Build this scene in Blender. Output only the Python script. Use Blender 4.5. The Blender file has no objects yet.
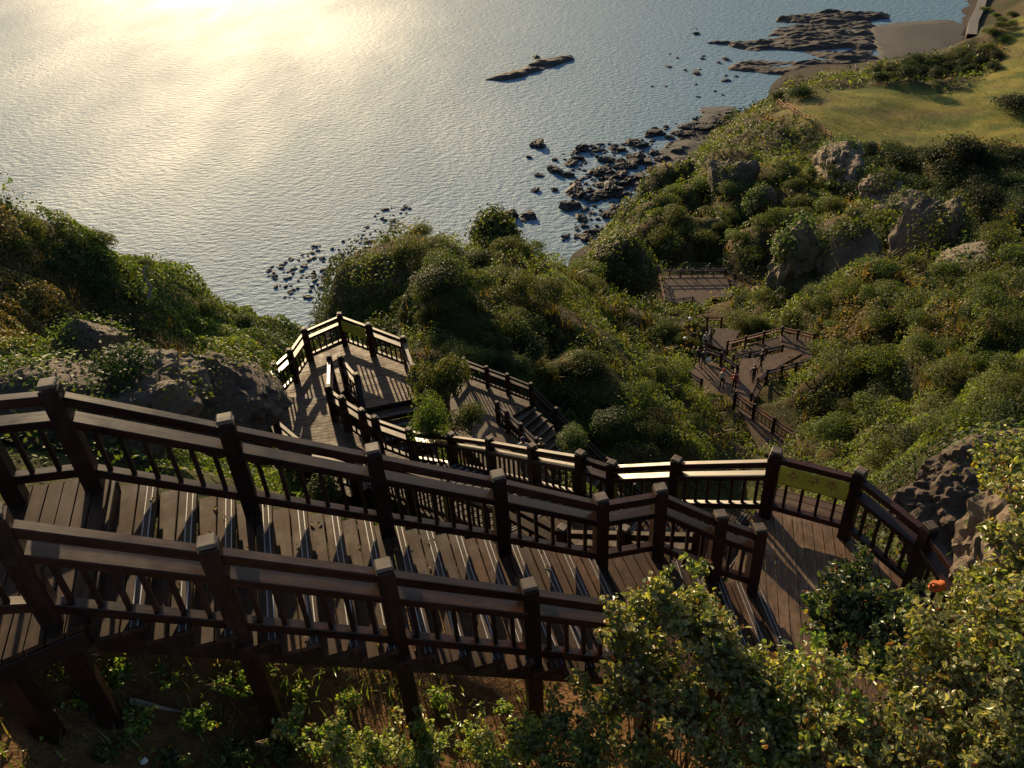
import bpy, bmesh, math, random
import numpy as np
from mathutils import Vector, Matrix

# ------------------------------------------------------------------ camera, world, sun, exposure
SC = bpy.context.scene
COL = SC.collection
CAM_H = 85.0                      # metres of the viewpoint above the sea
FPX, PITCH, ROLL = 828.0, math.radians(35.6), math.radians(3.6)
SUN_AZ, SUN_EL = math.radians(-16.5), math.radians(14.0)

_F = np.array([0, math.cos(PITCH), -math.sin(PITCH)])
_R0 = np.array([1.0, 0, 0]); _U0 = np.cross(_R0, _F)
_R = math.cos(ROLL) * _R0 - math.sin(ROLL) * _U0
_U = math.sin(ROLL) * _R0 + math.cos(ROLL) * _U0
EYE = np.array([0, 0, CAM_H])
cam_d = bpy.data.cameras.new("camera"); cam = bpy.data.objects.new("camera", cam_d); COL.objects.link(cam)
cam.matrix_world = Matrix(((_R[0], _U[0], -_F[0], 0), (_R[1], _U[1], -_F[1], 0), (_R[2], _U[2], -_F[2], CAM_H), (0, 0, 0, 1)))
cam_d.sensor_fit = 'HORIZONTAL'; cam_d.sensor_width = 36.0; cam_d.lens = FPX / 1024 * 36.0
cam_d.clip_start = 0.1; cam_d.clip_end = 9000
SC.camera = cam

W = bpy.data.worlds.new("World"); SC.world = W; W.use_nodes = True
nt = W.node_tree; bg = nt.nodes['Background']
sky = nt.nodes.new('ShaderNodeTexSky'); sky.sky_type = 'NISHITA'; sky.sun_disc = False
sky.sun_elevation = SUN_EL; sky.sun_rotation = SUN_AZ
sky.air_density = 1.0; sky.dust_density = 1.0; sky.ozone_density = 1.5
nt.links.new(sky.outputs[0], bg.inputs[0]); bg.inputs[1].default_value = 0.085

sun_d = bpy.data.lights.new("sun", 'SUN'); sun_d.energy = 5.0; sun_d.angle = math.radians(0.6); sun_d.color = (1.0, 0.75, 0.43)
sun = bpy.data.objects.new("sun", sun_d); COL.objects.link(sun)
sdir = Vector((math.sin(SUN_AZ) * math.cos(SUN_EL), math.cos(SUN_AZ) * math.cos(SUN_EL), math.sin(SUN_EL)))
sun.rotation_euler = sdir.to_track_quat('Z', 'Y').to_euler(); sun.location = (-60, 120, 160)

SC.view_settings.view_transform = 'Standard'; SC.view_settings.look = 'None'
SC.view_settings.exposure = 0.66; SC.view_settings.gamma = 1.0
SC.render.engine = 'CYCLES'
cy = SC.cycles; cy.max_bounces = 6; cy.diffuse_bounces = 3; cy.glossy_bounces = 3; cy.transmission_bounces = 3
cy.caustics_reflective = False; cy.caustics_refractive = False; cy.use_denoising = True; cy.sample_clamp_indirect = 6.0

# ------------------------------------------------------------------ helpers
rng = np.random.default_rng(7)
random.seed(7)

def ray(px, py):
    return _F + (px - 512) / FPX * _R - (py - 384) / FPX * _U
def at(px, py, z):
    d = ray(px, py); return EYE + d * ((z - CAM_H) / d[2])
def at_r(px, py, r):
    d = ray(px, py); return EYE + d * (r / math.hypot(d[0], d[1]))

def tag(o, label, cat, group=None, kind=None):
    if label: o["label"] = label
    if cat: o["category"] = cat
    if group: o["group"] = group
    if kind: o["kind"] = kind
    return o
def empty(name, loc, label, cat, group=None, rz=0.0):
    o = bpy.data.objects.new(name, None); o.empty_display_size = 0.3; COL.objects.link(o)
    o.location = Vector(loc); o.rotation_euler = (0, 0, rz)
    return tag(o, label, cat, group)
def put(name, me, parent=None, loc=None, rot=None, scale=None, mat=None):
    o = bpy.data.objects.new(name, me); COL.objects.link(o)
    if parent: o.parent = parent
    if loc is not None: o.location = Vector(loc)
    if rot is not None: o.rotation_euler = rot
    if scale is not None: o.scale = scale
    if mat and not me.materials: me.materials.append(mat)
    return o
def put_m(name, me, M, parent=None, mat=None):
    """place with a world matrix under a parent that has no parent of its own"""
    o = put(name, me, parent, mat=mat)
    o.matrix_basis = (parent_world(parent).inverted() @ M) if parent else M
    return o
def parent_world(p):
    M = p.matrix_basis.copy()
    while p.parent:
        p = p.parent; M = p.matrix_basis @ M
    return M
def frame(o, x, z=(0, 0, 1)):
    """matrix whose x runs along x and whose z is as near z as possible"""
    x = Vector(x).normalized(); z = Vector(z); y = z.cross(x).normalized(); z = x.cross(y)
    return Matrix(((x.x, y.x, z.x, o[0]), (x.y, y.y, z.y, o[1]), (x.z, y.z, z.z, o[2]), (0, 0, 0, 1)))

def bm_box(bm, c, s, mi=0, rz=0.0):
    r = bmesh.ops.create_cube(bm, size=1.0)
    vs = r['verts']
    M = Matrix.Translation(c) @ Matrix.Rotation(rz, 4, 'Z') @ Matrix.Diagonal((s[0], s[1], s[2], 1))
    bmesh.ops.transform(bm, matrix=M, verts=vs)
    for f in {f for v in vs for f in v.link_faces}: f.material_index = mi
    return vs
def mesh_of(bm, name, *mats, bevel=0.0, smooth=False):
    if bevel:
        bmesh.ops.bevel(bm, geom=list(bm.edges), offset=bevel, segments=1, affect='EDGES', clamp_overlap=True)
    me = bpy.data.meshes.new(name); bm.to_mesh(me); bm.free()
    for m in mats: me.materials.append(m)
    if smooth: me.polygons.foreach_set('use_smooth', np.ones(len(me.polygons), bool))
    return me
_boxes = {}
def box_mesh(name, s, mat, bevel=0.006, c=(0, 0, 0)):
    k = (name, tuple(round(v, 3) for v in s), mat.name, tuple(c))
    if k not in _boxes:
        bm = bmesh.new(); bm_box(bm, c, s); _boxes[k] = mesh_of(bm, name, mat, bevel=bevel)
    return _boxes[k]

# value noise ------------------------------------------------------
def _hash(i, j, k):
    h = (i * 374761393 + j * 668265263 + k * 1274126177) & 0xFFFFFFFF
    h = ((h ^ (h >> 13)) * 1274126177) & 0xFFFFFFFF
    return ((h ^ (h >> 16)) & 0xFFFF) / 65535.0
def vnoise(p):
    p = np.asarray(p, float); i = np.floor(p).astype(np.int64); f = p - i; f = f * f * (3 - 2 * f)
    out = 0
    for a in (0, 1):
        for b in (0, 1):
            for c in (0, 1):
                w = (f[..., 0] if a else 1 - f[..., 0]) * (f[..., 1] if b else 1 - f[..., 1]) * (f[..., 2] if c else 1 - f[..., 2])
                out = out + w * _hash(i[..., 0] + a, i[..., 1] + b, i[..., 2] + c)
    return out * 2 - 1
def fbm(p, octv=4, lac=2.1, gain=0.5):
    p = np.asarray(p, float); s = 0; a = 1.0
    for _ in range(octv):
        s = s + a * vnoise(p); p = p * lac + 17.3; a *= gain
    return s
def p2(x, y, sc, z=0.0):
    x = np.asarray(x, float); return np.stack([x / sc, np.asarray(y, float) / sc, np.full(x.shape, z)], -1)

# ------------------------------------------------------------------ materials
def mat_new(name):
    m = bpy.data.materials.new(name); m.use_nodes = True
    return m, m.node_tree, m.node_tree.nodes['Principled BSDF']
def ramp(t, fac, stops):
    r = t.nodes.new('ShaderNodeValToRGB')
    while len(r.color_ramp.elements) < len(stops): r.color_ramp.elements.new(0.5)
    for e, (p, c) in zip(r.color_ramp.elements, stops): e.position = p; e.color = (*c, 1)
    t.links.new(fac, r.inputs[0]); return r.outputs[0]
def noise(t, vec, scale, detail=4, rough=0.55, out='Fac'):
    n = t.nodes.new('ShaderNodeTexNoise'); n.inputs['Scale'].default_value = scale
    n.inputs['Detail'].default_value = detail; n.inputs['Roughness'].default_value = rough
    if vec is not None: t.links.new(vec, n.inputs['Vector'])
    return n.outputs[out]
def mapping(t, vec, scale, rot=(0, 0, 0)):
    m = t.nodes.new('ShaderNodeMapping'); m.inputs['Scale'].default_value = scale; m.inputs['Rotation'].default_value = rot
    t.links.new(vec, m.inputs['Vector']); return m.outputs[0]
def mixc(t, fac, a, b, mode='MIX'):
    m = t.nodes.new('ShaderNodeMix'); m.data_type = 'RGBA'; m.blend_type = mode
    for sock, v in ((m.inputs[0], fac), (m.inputs[6], a), (m.inputs[7], b)):
        if hasattr(v, 'is_output'): t.links.new(v, sock)
        else: sock.default_value = v if not isinstance(v, tuple) else (*v, 1)[:4]
    return m.outputs[2]
def mathn(t, op, a, b=0.5):
    m = t.nodes.new('ShaderNodeMath'); m.operation = op
    for s, v in zip(m.inputs, (a, b)):
        if hasattr(v, 'is_output'): t.links.new(v, s)
        else: s.default_value = v
    return m.outputs[0]
def bump(t, b, h, strength=0.3, dist=0.02):
    n = t.nodes.new('ShaderNodeBump'); n.inputs['Strength'].default_value = strength; n.inputs['Distance'].default_value = dist
    t.links.new(h, n.inputs['Height']); t.links.new(n.outputs[0], b.inputs['Normal']); return n

def wood(name, dark, light, rough=(0.35, 0.6), axis='x', wear=(0.16, 0.12, 0.10), wearamt=0.35, spec=0.28):
    m, t, b = mat_new(name)
    co = t.nodes.new('ShaderNodeTexCoord').outputs['Object']
    oi = t.nodes.new('ShaderNodeObjectInfo').outputs['Random']
    off = t.nodes.new('ShaderNodeVectorMath'); off.operation = 'MULTIPLY_ADD'
    cmb = t.nodes.new('ShaderNodeCombineXYZ')
    for i in range(3): t.links.new(oi, cmb.inputs[i])
    t.links.new(cmb.outputs[0], off.inputs[0]); off.inputs[1].default_value = (37, 53, 71); t.links.new(co, off.inputs[2])
    sc = (1.6, 26, 26) if axis == 'x' else (26, 26, 1.6)
    g = noise(t, mapping(t, off.outputs[0], sc), 1.0, 5, 0.6)
    c = ramp(t, g, [(0.3, dark), (0.72, light)])
    big = noise(t, off.outputs[0], 3.1, 5, 0.65)
    wm = ramp(t, big, [(0.52, (0, 0, 0)), (0.74, (1, 1, 1))])
    wf = mathn(t, 'MULTIPLY', wm, wearamt)
    c = mixc(t, wf, c, wear)
    v = mathn(t, 'ADD', mathn(t, 'MULTIPLY', oi, 0.75), 0.62)
    hv = t.nodes.new('ShaderNodeHueSaturation'); t.links.new(c, hv.inputs['Color']); t.links.new(v, hv.inputs['Value'])
    t.links.new(hv.outputs[0], b.inputs['Base Color'])
    fine = noise(t, mapping(t, off.outputs[0], (5, 14, 14) if axis == 'x' else (14, 14, 5)), 1.0, 6, 0.7)
    c = mixc(t, 1.0, hv.outputs[0], ramp(t, fine, [(0.3, (0.45, 0.43, 0.42)), (0.5, (1, 1, 1)), (0.75, (1.5, 1.45, 1.4))]), 'MULTIPLY')
    t.links.new(c, b.inputs['Base Color']); b.inputs['Specular IOR Level'].default_value = spec
    rr = ramp(t, big, [(0.3, (rough[0],) * 3), (0.7, (rough[1],) * 3)]); t.links.new(rr, b.inputs['Roughness'])
    bump(t, b, g, 0.35, 0.004)
    return m
M_RAIL = wood('stained_wood_rail', (0.016, 0.0055, 0.0035), (0.044, 0.0155, 0.0095), (0.32, 0.48), 'x', (0.06, 0.035, 0.026), 0.35)
M_POST = wood('stained_wood_post', (0.013, 0.0055, 0.004), (0.034, 0.014, 0.010), (0.36, 0.58), 'z', (0.06, 0.035, 0.026), 0.3)
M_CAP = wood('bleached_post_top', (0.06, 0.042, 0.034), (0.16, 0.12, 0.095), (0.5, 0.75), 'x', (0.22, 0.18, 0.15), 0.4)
M_DECK = wood('deck_planks', (0.023, 0.0105, 0.0065), (0.074, 0.036, 0.021), (0.55, 0.82), 'x', (0.16, 0.095, 0.055), 0.6, 0.18)
M_DECK_OLD = wood('weathered_deck_planks', (0.056, 0.032, 0.020), (0.155, 0.092, 0.056), (0.5, 0.78), 'x', (0.22, 0.16, 0.12), 0.5)
M_BEAM = wood('stringer_wood', (0.016, 0.008, 0.006), (0.035, 0.018, 0.013), (0.4, 0.6), 'x')
def simple(name, col, rough=0.6, metal=0.0, var=0.15, sc=8, bmp=0.0):
    m, t, b = mat_new(name)
    co = t.nodes.new('ShaderNodeTexCoord').outputs['Object']
    n = noise(t, co, sc, 4)
    c = ramp(t, n, [(0.3, tuple(v * (1 - var) for v in col)), (0.7, tuple(min(1, v * (1 + var)) for v in col))])
    t.links.new(c, b.inputs['Base Color']); b.inputs['Roughness'].default_value = rough; b.inputs['Metallic'].default_value = metal
    if bmp: bump(t, b, n, bmp, 0.02)
    return m
M_STRIP = simple('aluminium_nosing', (0.36, 0.36, 0.37), 0.5, 0.3, 0.3, 30)
M_GRIP = simple('brown_grip_strip', (0.06, 0.038, 0.028), 0.85)
M_SIGN = simple('yellow_sign_paint', (0.46, 0.43, 0.05), 0.5, 0, 0.2, 5)
M_RED = simple('red_sign_paint', (0.30, 0.09, 0.05), 0.5)

def leaf_mat(name, trans=0.35, rough=0.42, tint=(1.65, 1.5, 0.5), instvar=0.35, spec=0.4):
    m, t, b = mat_new(name)
    at_ = t.nodes.new('ShaderNodeAttribute'); at_.attribute_name = 'col'
    oi = t.nodes.new('ShaderNodeObjectInfo').outputs['Random']
    hv = t.nodes.new('ShaderNodeHueSaturation'); t.links.new(at_.outputs['Color'], hv.inputs['Color'])
    t.links.new(mathn(t, 'ADD', mathn(t, 'MULTIPLY', oi, instvar), 1 - instvar / 2), hv.inputs['Value'])
    t.links.new(mathn(t, 'ADD', mathn(t, 'MULTIPLY', oi, 0.05), 0.475), hv.inputs['Hue'])
    c = hv.outputs[0]
    t.links.new(c, b.inputs['Base Color']); b.inputs['Roughness'].default_value = rough
    b.inputs['Specular IOR Level'].default_value = spec
    tr = t.nodes.new('ShaderNodeBsdfTranslucent'); t.links.new(mixc(t, 1.0, c, tint, 'MULTIPLY'), tr.inputs['Color'])
    mx = t.nodes.new('ShaderNodeMixShader'); mx.inputs[0].default_value = trans
    t.links.new(b.outputs[0], mx.inputs[1]); t.links.new(tr.outputs[0], mx.inputs[2])
    t.links.new(mx.outputs[0], t.nodes['Material Output'].inputs['Surface'])
    return m
M_LEAF = leaf_mat('glossy_leaf', 0.42, 0.36, spec=0.55, tint=(1.8, 1.65, 0.6))
M_COVER = leaf_mat('hillside_leaf', 0.36, 0.55, instvar=0.0, spec=0.22)
M_SHRUB = leaf_mat('shrub_leaf', 0.38, 0.58, spec=0.22)
M_STEM = simple('twig_bark', (0.10, 0.065, 0.04), 0.8, 0, 0.3, 12)
M_DRY = simple('bleached_driftwood', (0.26, 0.23, 0.19), 0.75, 0, 0.3, 10)

def rock_mat(name, a, b_, moss=None, sc=1.2, rough=0.85, coord='Object'):
    m, t, b = mat_new(name)
    co = t.nodes.new('ShaderNodeTexCoord').outputs[coord]
    n1 = noise(t, co, sc, 8, 0.65); n2 = noise(t, co, sc * 6, 6, 0.7)
    c = ramp(t, n1, [(0.3, a), (0.7, b_)])
    c = mixc(t, 0.35, c, ramp(t, n2, [(0.3, tuple(v * 0.5 for v in a)), (0.75, tuple(min(1, v * 1.3) for v in b_))]))
    if moss:
        mf = ramp(t, noise(t, co, sc * 1.7, 5), [(0.5, (0, 0, 0)), (0.62, (1, 1, 1))])
        c = mixc(t, mf, c, moss)
    t.links.new(c, b.inputs['Base Color']); b.inputs['Roughness'].default_value = rough
    bump(t, b, n2, 0.7, 0.06)
    return m
M_ROCK = rock_mat('tuff_rock', (0.055, 0.040, 0.030), (0.16, 0.115, 0.082))
M_ROCK_SOIL = rock_mat('shaded_earthy_rock', (0.038, 0.025, 0.017), (0.105, 0.068, 0.045), None, 1.6)  # earth brown, darkened so that shade on these rocks is in the colour
M_ROCK_WARM = rock_mat('ochre_rock', (0.085, 0.058, 0.037), (0.25, 0.18, 0.12), None, 2.0)
M_SHORE = rock_mat('basalt_shore_rock', (0.013, 0.012, 0.012), (0.042, 0.036, 0.033), None, 1.6, 0.8)
M_REEF = rock_mat('reef_rock', (0.016, 0.013, 0.012), (0.070, 0.050, 0.038), None, 0.35, 0.85)

# ------------------------------------------------------------------ walkway plan (world metres)
u1 = np.array([math.cos(math.radians(13.5)), math.sin(math.radians(13.5))]); n1 = np.array([u1[1], -u1[0]])
B0 = np.array([-3.95, 5.89])
def fb(s, d=0.0): return B0 + u1 * s + n1 * d          # s along flight one, d towards the viewer
WALK = []     # (ax, ay, az, bx, by, bz, halfwidth): corridors that terrain and plants keep clear of
def corridor(a, b, w): WALK.append((*map(float, a), *map(float, b), w / 2))
corridor((*fb(-3, .8), 81.0), (*fb(0, .8), 79.92), 2.0)
corridor((*fb(0, .8), 79.92), (*fb(4.97, .8), 77.1), 2.0)
corridor((*fb(4.97, .8), 77.0), (*fb(5.9, .8), 77.0), 2.0)
corridor((1.85, 6.45, 76.9), (3.3, 6.6, 75.9), 2.0)
corridor((3.9, 8.2, 75.9), (4.6, 6.0, 75.9), 2.0)
corridor((3.2, 8.3, 75.8), (1.1, 10.0, 74.4), 2.0)
corridor((0.9, 9.9, 74.4), (0.4, 10.6, 74.4), 2.0)
corridor((0.3, 10.8, 74.3), (-3.3, 15.9, 70.9), 2.0)
corridor((-4.0, 16.6, 70.9), (-6.0, 19.6, 70.9), 2.4)
corridor((-5.8, 20.0, 70.6), (-4.7, 21.2, 70.55), 2.6)
corridor((-4.3, 21.2, 70.55), (-3.6, 19.8, 70.55), 2.0)
corridor((-3.6, 19.8, 70.4), (-2.6, 15.4, 68.0), 1.8)
corridor((-2.9, 15.0, 68.0), (-1.0, 15.2, 68.0), 1.8)
corridor((-1.0, 15.7, 67.9), (0.3, 25.4, 62.0), 1.9)
corridor((0.4, 25.4, 62.0), (-1.4, 28.8, 62.0), 2.2)
corridor((-2.2, 31.5, 62.0), (0.3, 30.6, 62.0), 2.8)
corridor((0.24, 29.98, 61.9), (6.6, 24.4, 57.3), 1.9)
corridor((6.6, 24.4, 57.2), (12.5, 33.0, 54.5), 1.8)
HI = []   # far decks: (name, polygon px list, z)
for a, b, w in (((16.6, 40.0, 52.2), (15.6, 44.4, 51.0), 2.0), ((14.2, 46.8, 50.3), (16.6, 46.6, 50.3), 4.0), ((16.6, 48.6, 50.0), (21.3, 53.6, 47.8), 2.2), ((21.6, 54.5, 47.5), (16.6, 55.5, 46.5), 2.2), ((16.2, 55.5, 46.2), (15.4, 60, 44.4), 2.4), ((22.0, 100.5, 27.0), (30.5, 101.5, 27.0), 9.0), ((31, 101.5, 26.8), (40, 95, 26.6), 3.0)):
    corridor(a, b, w)
_wk = np.array(WALK)
LOW = WALK + [(14.6, 43.4, 51.8, 17.0, 39.6, 51.8, 2.5)]     # the same, plus ground kept below the view of the lower boardwalk
def walk_dist(x, y, walks=None):
    """distance outside the nearest corridor and the deck height there"""
    x = np.asarray(x, float); best = np.full(x.shape, 1e9); hz = np.zeros(x.shape)
    for ax, ay, az, bx, by, bz, hw in (walks or WALK):
        dx, dy = bx - ax, by - ay; L = dx * dx + dy * dy
        t = np.clip(((x - ax) * dx + (y - ay) * dy) / L, 0, 1)
        d = np.hypot(x - ax - t * dx, y - ay - t * dy) - hw
        m = d < best; best = np.where(m, d, best); hz = np.where(m, az + t * (bz - az), hz)
    return best, hz

# ------------------------------------------------------------------ terrain
CT = []
def cx(x, y, z): CT.append((x, y, z))
def cr(px, py, r, dz=0.0):
    p = at_r(px, py, r); CT.append((p[0], p[1], p[2] + dz))
def cz(px, py, z): CT.append(tuple(at(px, py, z)))
# close in
for q in ((0, 0.3, 80.6), (-4, 0.5, 82), (4, 0.5, 79.0), (0, 2.2, 78.6), (3, 2.6, 78.4), (-4, 2.2, 80.2), (-7, 3, 81.5), (6.5, 3, 78.6),
          (-5.6, 4.2, 79.7), (-3.6, 3.9, 78.4), (-2.4, 4.3, 77.6), (-1.2, 4.3, 76.9), (0.1, 4.3, 76.4), (1.4, 4.0, 76.6), (3, 3.9, 77.4), (5, 4.1, 77.3), (3, 5.4, 74.9), (5, 5.6, 74.9),
          (-6, 6, 79.8), (-4.2, 7.3, 78.5), (-2.7, 8, 77.0), (-1, 8.4, 75.8), (0.6, 8.6, 75.0), (2.5, 8.8, 73.9), (4, 9.6, 73.6), (5.9, 7.2, 74.4), (5.6, 9.6, 73.0),
          (8.2, 6.3, 77.4), (8.6, 9.4, 76.6), (7.6, 12.4, 73.2), (11, 9, 78), (13, 15, 74),
          (1.2, 10.6, 73.0), (-0.6, 12.6, 71.6), (-2.2, 15, 70.0), (-4.6, 17.5, 69.6), (-5.2, 20.5, 69.3), (-3.2, 20.5, 68.6), (1.5, 14, 69.5), (4, 14, 68.0),
          (-1.5, 20, 66.2), (0.5, 25, 62.8), (-1.5, 30.5, 60.6), (2, 27.4, 59.6), (3.5, 22.0, 61.5), (6.8, 24.0, 56.4), (9, 20, 61.5), (14, 22, 64), (8, 27, 55.2), (11, 33, 53.2),
          (-7.2, 17, 70.2), (-8, 20, 69.0), (-7, 24, 66.5), (-4, 26, 65), (-8, 9, 78.4), (-9, 12, 76.4), (-5, 11.5, 75.0), (-4.5, 14, 72.6),
          (16.6, 40, 51.6), (15, 46.5, 49.4), (19, 51, 48.0), (17, 56, 45.6), (22, 55, 46.4), (11.5, 45, 50.6), (24, 48, 49.6), (15.4, 60, 43.6), (18, 75, 37)):
    cx(*q)
# left hill: silhouette and the drop behind
for px, py, r in ((-80, 195, 27), (0, 226, 28), (70, 249, 29), (150, 272, 30), (220, 302, 29), (275, 345, 28)):
    cr(px, py, r)
for px, py, r, dz in ((-80, 170, 40, -14), (0, 200, 42, -15), (150, 250, 44, -15), (250, 300, 42, -12), (300, 330, 48, -8)): cr(px, py, r, dz)
for px, py, r in ((-60, 270, 23.5), (10, 285, 24), (110, 315, 25.6), (200, 345, 26.0), (30, 335, 22.5), (130, 352, 22), (60, 362, 17.5), (235, 372, 22)): cr(px, py, r, -0.3)
# slope below the upper platform and the two ridges
for px, py, r in ((430, 320, 40), (400, 295, 52), (330, 318, 50), (480, 330, 44), (560, 352, 43), (560, 400, 36), (640, 400, 40), (690, 440, 34), (640, 345, 56), (520, 300, 58), (600, 325, 62),
                  (440, 262, 72), (400, 262, 78), (500, 258, 78), (550, 270, 82), (600, 300, 84), (640, 290, 95)):
    cr(px, py, r, -0.6)
# sea cliff foot on the left and centre
for px, py in ((300, 322), (330, 318), (385, 290), (430, 240), (500, 236), (560, 250), (600, 236), (640, 205), (690, 160), (745, 108)): cz(px, py, -1.2)
for x, y in ((-30, 95), (-45, 110), (-20, 118), (-5, 125), (8, 135), (-60, 80), (-80, 60), (-52, 60)): cx(x, y, -1.5)
for x, y in ((-45, 42), (-35, 62), (-25, 78)): cx(x, y, 20)
# lower platform and the long slope on the right
for px, py, z in ((660, 272, 26.2), (730, 272, 26.2), (665, 305, 26.2), (735, 300, 26.2)): cz(px, py, z)
for px, py, r in ((690, 325, 84), (650, 322, 84), (740, 322, 80), (700, 312, 92), (690, 330, 78), (665, 312, 90)): cr(px, py, r, -3.2)
for px, py, r in ((850, 410, 38), (930, 420, 34), (1010, 430, 27), (1080, 430, 22), (850, 335, 60), (950, 335, 56), (1040, 335, 50), (790, 300, 86), (860, 285, 84), (960, 285, 80), (1060, 285, 74),
                  (720, 232, 124), (800, 232, 122), (900, 232, 118), (1020, 232, 110), (1100, 232, 104), (620, 262, 120), (660, 225, 140),
                  (710, 185, 158), (800, 185, 152), (900, 185, 148), (1020, 185, 146)):
    cr(px, py, r, -0.8)
for px, py, z in ((760, 118, 14), (700, 165, 15), (655, 215, 16), (820, 140, 16), (900, 150, 15.5), (1020, 155, 16), (800, 95, 14), (860, 80, 13), (960, 82, 13.5), (900, 110, 15), (1020, 105, 16), (1010, 50, 16), (1080, 60, 18), (1100, 120, 19), (1010, 20, 15), (1060, 5, 15)):
    cz(px, py, z)
for px, py in ((800, 72), (850, 66), (890, 60), (960, 50), (975, 25), (985, 5)): cz(px, py, 1.2)
for px, py in ((760, 88), (830, 48), (880, 22), (940, 14), (960, -10), (700, 110)): cz(px, py, -1.0)
for px, py in ((700, 40), (600, 20), (500, 150), (300, 200), (100, 100), (200, 20), (800, -20), (0, 100), (950, -40)): cz(px, py, -4)
CT = np.array(CT)
def _warp(x, y):
    r = np.hypot(x, y) + 1.5
    return np.stack([np.arctan2(x, y + 1.5) * 1.6, np.log(r)], -1)
_cp = _warp(CT[:, 0], CT[:, 1])
def _k(d2): return 0.5 * d2 * np.log(d2 + 1e-12)
_n = len(CT)
_A = np.zeros((_n + 3, _n + 3))
_A[:_n, :_n] = _k(((_cp[:, None] - _cp[None]) ** 2).sum(-1)) + np.eye(_n) * 0.0006
_A[:_n, _n] = 1; _A[:_n, _n + 1:] = _cp; _A[_n:, :_n] = _A[:_n, _n:].T
_w = np.linalg.solve(_A, np.r_[CT[:, 2], 0, 0, 0])
TH0, TH1, NT_, LR0, LR1, NR_ = math.radians(-60), math.radians(60), 520, math.log(1.0), math.log(620.0), 560
th = np.linspace(TH0, TH1, NT_); lr = np.linspace(LR0, LR1, NR_)
TT, RR = np.meshgrid(th, lr); GX = np.exp(RR) * np.sin(TT); GY = np.exp(RR) * np.cos(TT)
q = _warp(GX.ravel(), GY.ravel()); GZ = np.zeros(len(q))
for i in range(0, len(q), 40000):
    d2 = ((q[i:i + 40000, None] - _cp[None]) ** 2).sum(-1)
    GZ[i:i + 40000] = _k(d2) @ _w[:_n] + _w[_n] + q[i:i + 40000] @ _w[_n + 1:]
GZ = GZ.reshape(GX.shape)
GR = np.hypot(GX, GY)
land = np.clip((GZ - 1.0) / 6, 0, 1)
def poly_in(poly, X, Y):
    P = np.array(poly); ins = np.zeros(X.shape, bool); dist = np.full(X.shape, 1e9)
    for i in range(len(P)):
        a, b = P[i], P[i - 1]
        if a[1] != b[1]: ins ^= ((a[1] > Y) != (b[1] > Y)) & (X < (b[0] - a[0]) * (Y - a[1]) / (b[1] - a[1]) + a[0])
        d = b - a; t = np.clip(((X - a[0]) * d[0] + (Y - a[1]) * d[1]) / (d @ d), 0, 1)
        dist = np.minimum(dist, np.hypot(X - a[0] - t * d[0], Y - a[1] - t * d[1]))
    return np.where(ins, dist, -dist)
MEADOW = [at(a, b, 16)[:2] for a, b in ((772, 106), (800, 92), (870, 80), (960, 82), (1000, 55), (1010, 0), (1100, -20), (1250, 120), (1100, 165), (1020, 158), (900, 148), (830, 140), (800, 124))]
mead = np.clip(poly_in(MEADOW, GX, GY) / 5 + 0.3, 0, 1)                        # the far plateau is smoother
amp = land * (1 - 0.85 * mead)
GZ = GZ + amp * (np.clip(GR / 30, 0.25, 1) * 1.05 * fbm(p2(GX, GY, 5.0, 3.3), 3) + np.clip((GR - 25) / 50, 0, 1) * 2.7 * fbm(p2(GX, GY, 14.0, 9.1), 3) + 0.12 * fbm(p2(GX, GY, 0.9, 1.7), 2))
GZ = np.where(GZ > 0.6, GZ, np.maximum(GZ, -6) + 0.25 * fbm(p2(GX, GY, 6.0, 5.0), 3))
_mr = np.random.default_rng(23)
MOUNDS = [(*at_r(a, b, r)[:2], R, h * 1.4) for a, b, r, R, h in ((420, 262, 70, 6, 1.9), (470, 275, 66, 5.5, 1.9), (545, 300, 60, 5, 2.4), (395, 300, 52, 5, 2.2), (470, 345, 43, 4.5, 2.0), (560, 345, 46, 4, 1.8), (640, 385, 44, 3.5, 1.6), (590, 400, 37, 3, 1.5),
    (850, 375, 46, 4, 2.0), (930, 380, 42, 4, 2.2), (900, 330, 60, 5, 2.6), (990, 330, 54, 5, 2.4), (850, 320, 68, 4.5, 2.4), (780, 300, 84, 5, 2.6), (1010, 280, 82, 7, 3.2), (900, 290, 82, 5, 2.8), (690, 235, 124, 6, 3.0), (760, 240, 118, 6, 3.2),
    (830, 240, 116, 7, 3.4), (950, 250, 104, 6, 3.0), (660, 250, 128, 5, 2.6), (700, 195, 150, 7, 3.4), (770, 180, 155, 7, 3.0), (640, 235, 140, 6, 3.0), (725, 150, 178, 7, 3.0), (740, 215, 138, 6, 3.2), (800, 205, 138, 7, 3.0))]
while len(MOUNDS) < 170:
    r_ = math.exp(_mr.uniform(math.log(34), math.log(185))); a_ = _mr.uniform(-0.30, 0.62); R_ = r_ * _mr.uniform(0.022, 0.045)
    x_, y_ = r_ * math.sin(a_), r_ * math.cos(a_)
    if walk_dist(x_, y_ + 0.0)[0] < R_ * 1.6 + 1 or walk_dist(x_ * 1.06, y_ * 1.06)[0] < R_ * 0.9 or walk_dist(x_ * 1.12, y_ * 1.12)[0] < R_ * 0.8 or walk_dist(x_ * 1.2, y_ * 1.2)[0] < R_ * 0.5: continue
    MOUNDS.append((x_, y_, R_, R_ * _mr.uniform(0.55, 0.95)))
_bz = np.zeros(GX.shape)
_wx = GX + 0.012 * GR * fbm(p2(GX, GY, 3.2, 41.0), 2); _wy = GY + 0.012 * GR * fbm(p2(GX, GY, 3.2, 57.0), 2)
for x_, y_, R_, h_ in MOUNDS:
    q_ = ((_wx - x_) ** 2 + (_wy - y_) ** 2) / R_ ** 2
    _bz = np.maximum(_bz, h_ * np.sqrt(np.clip(1 - q_, 0, 1)))
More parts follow.
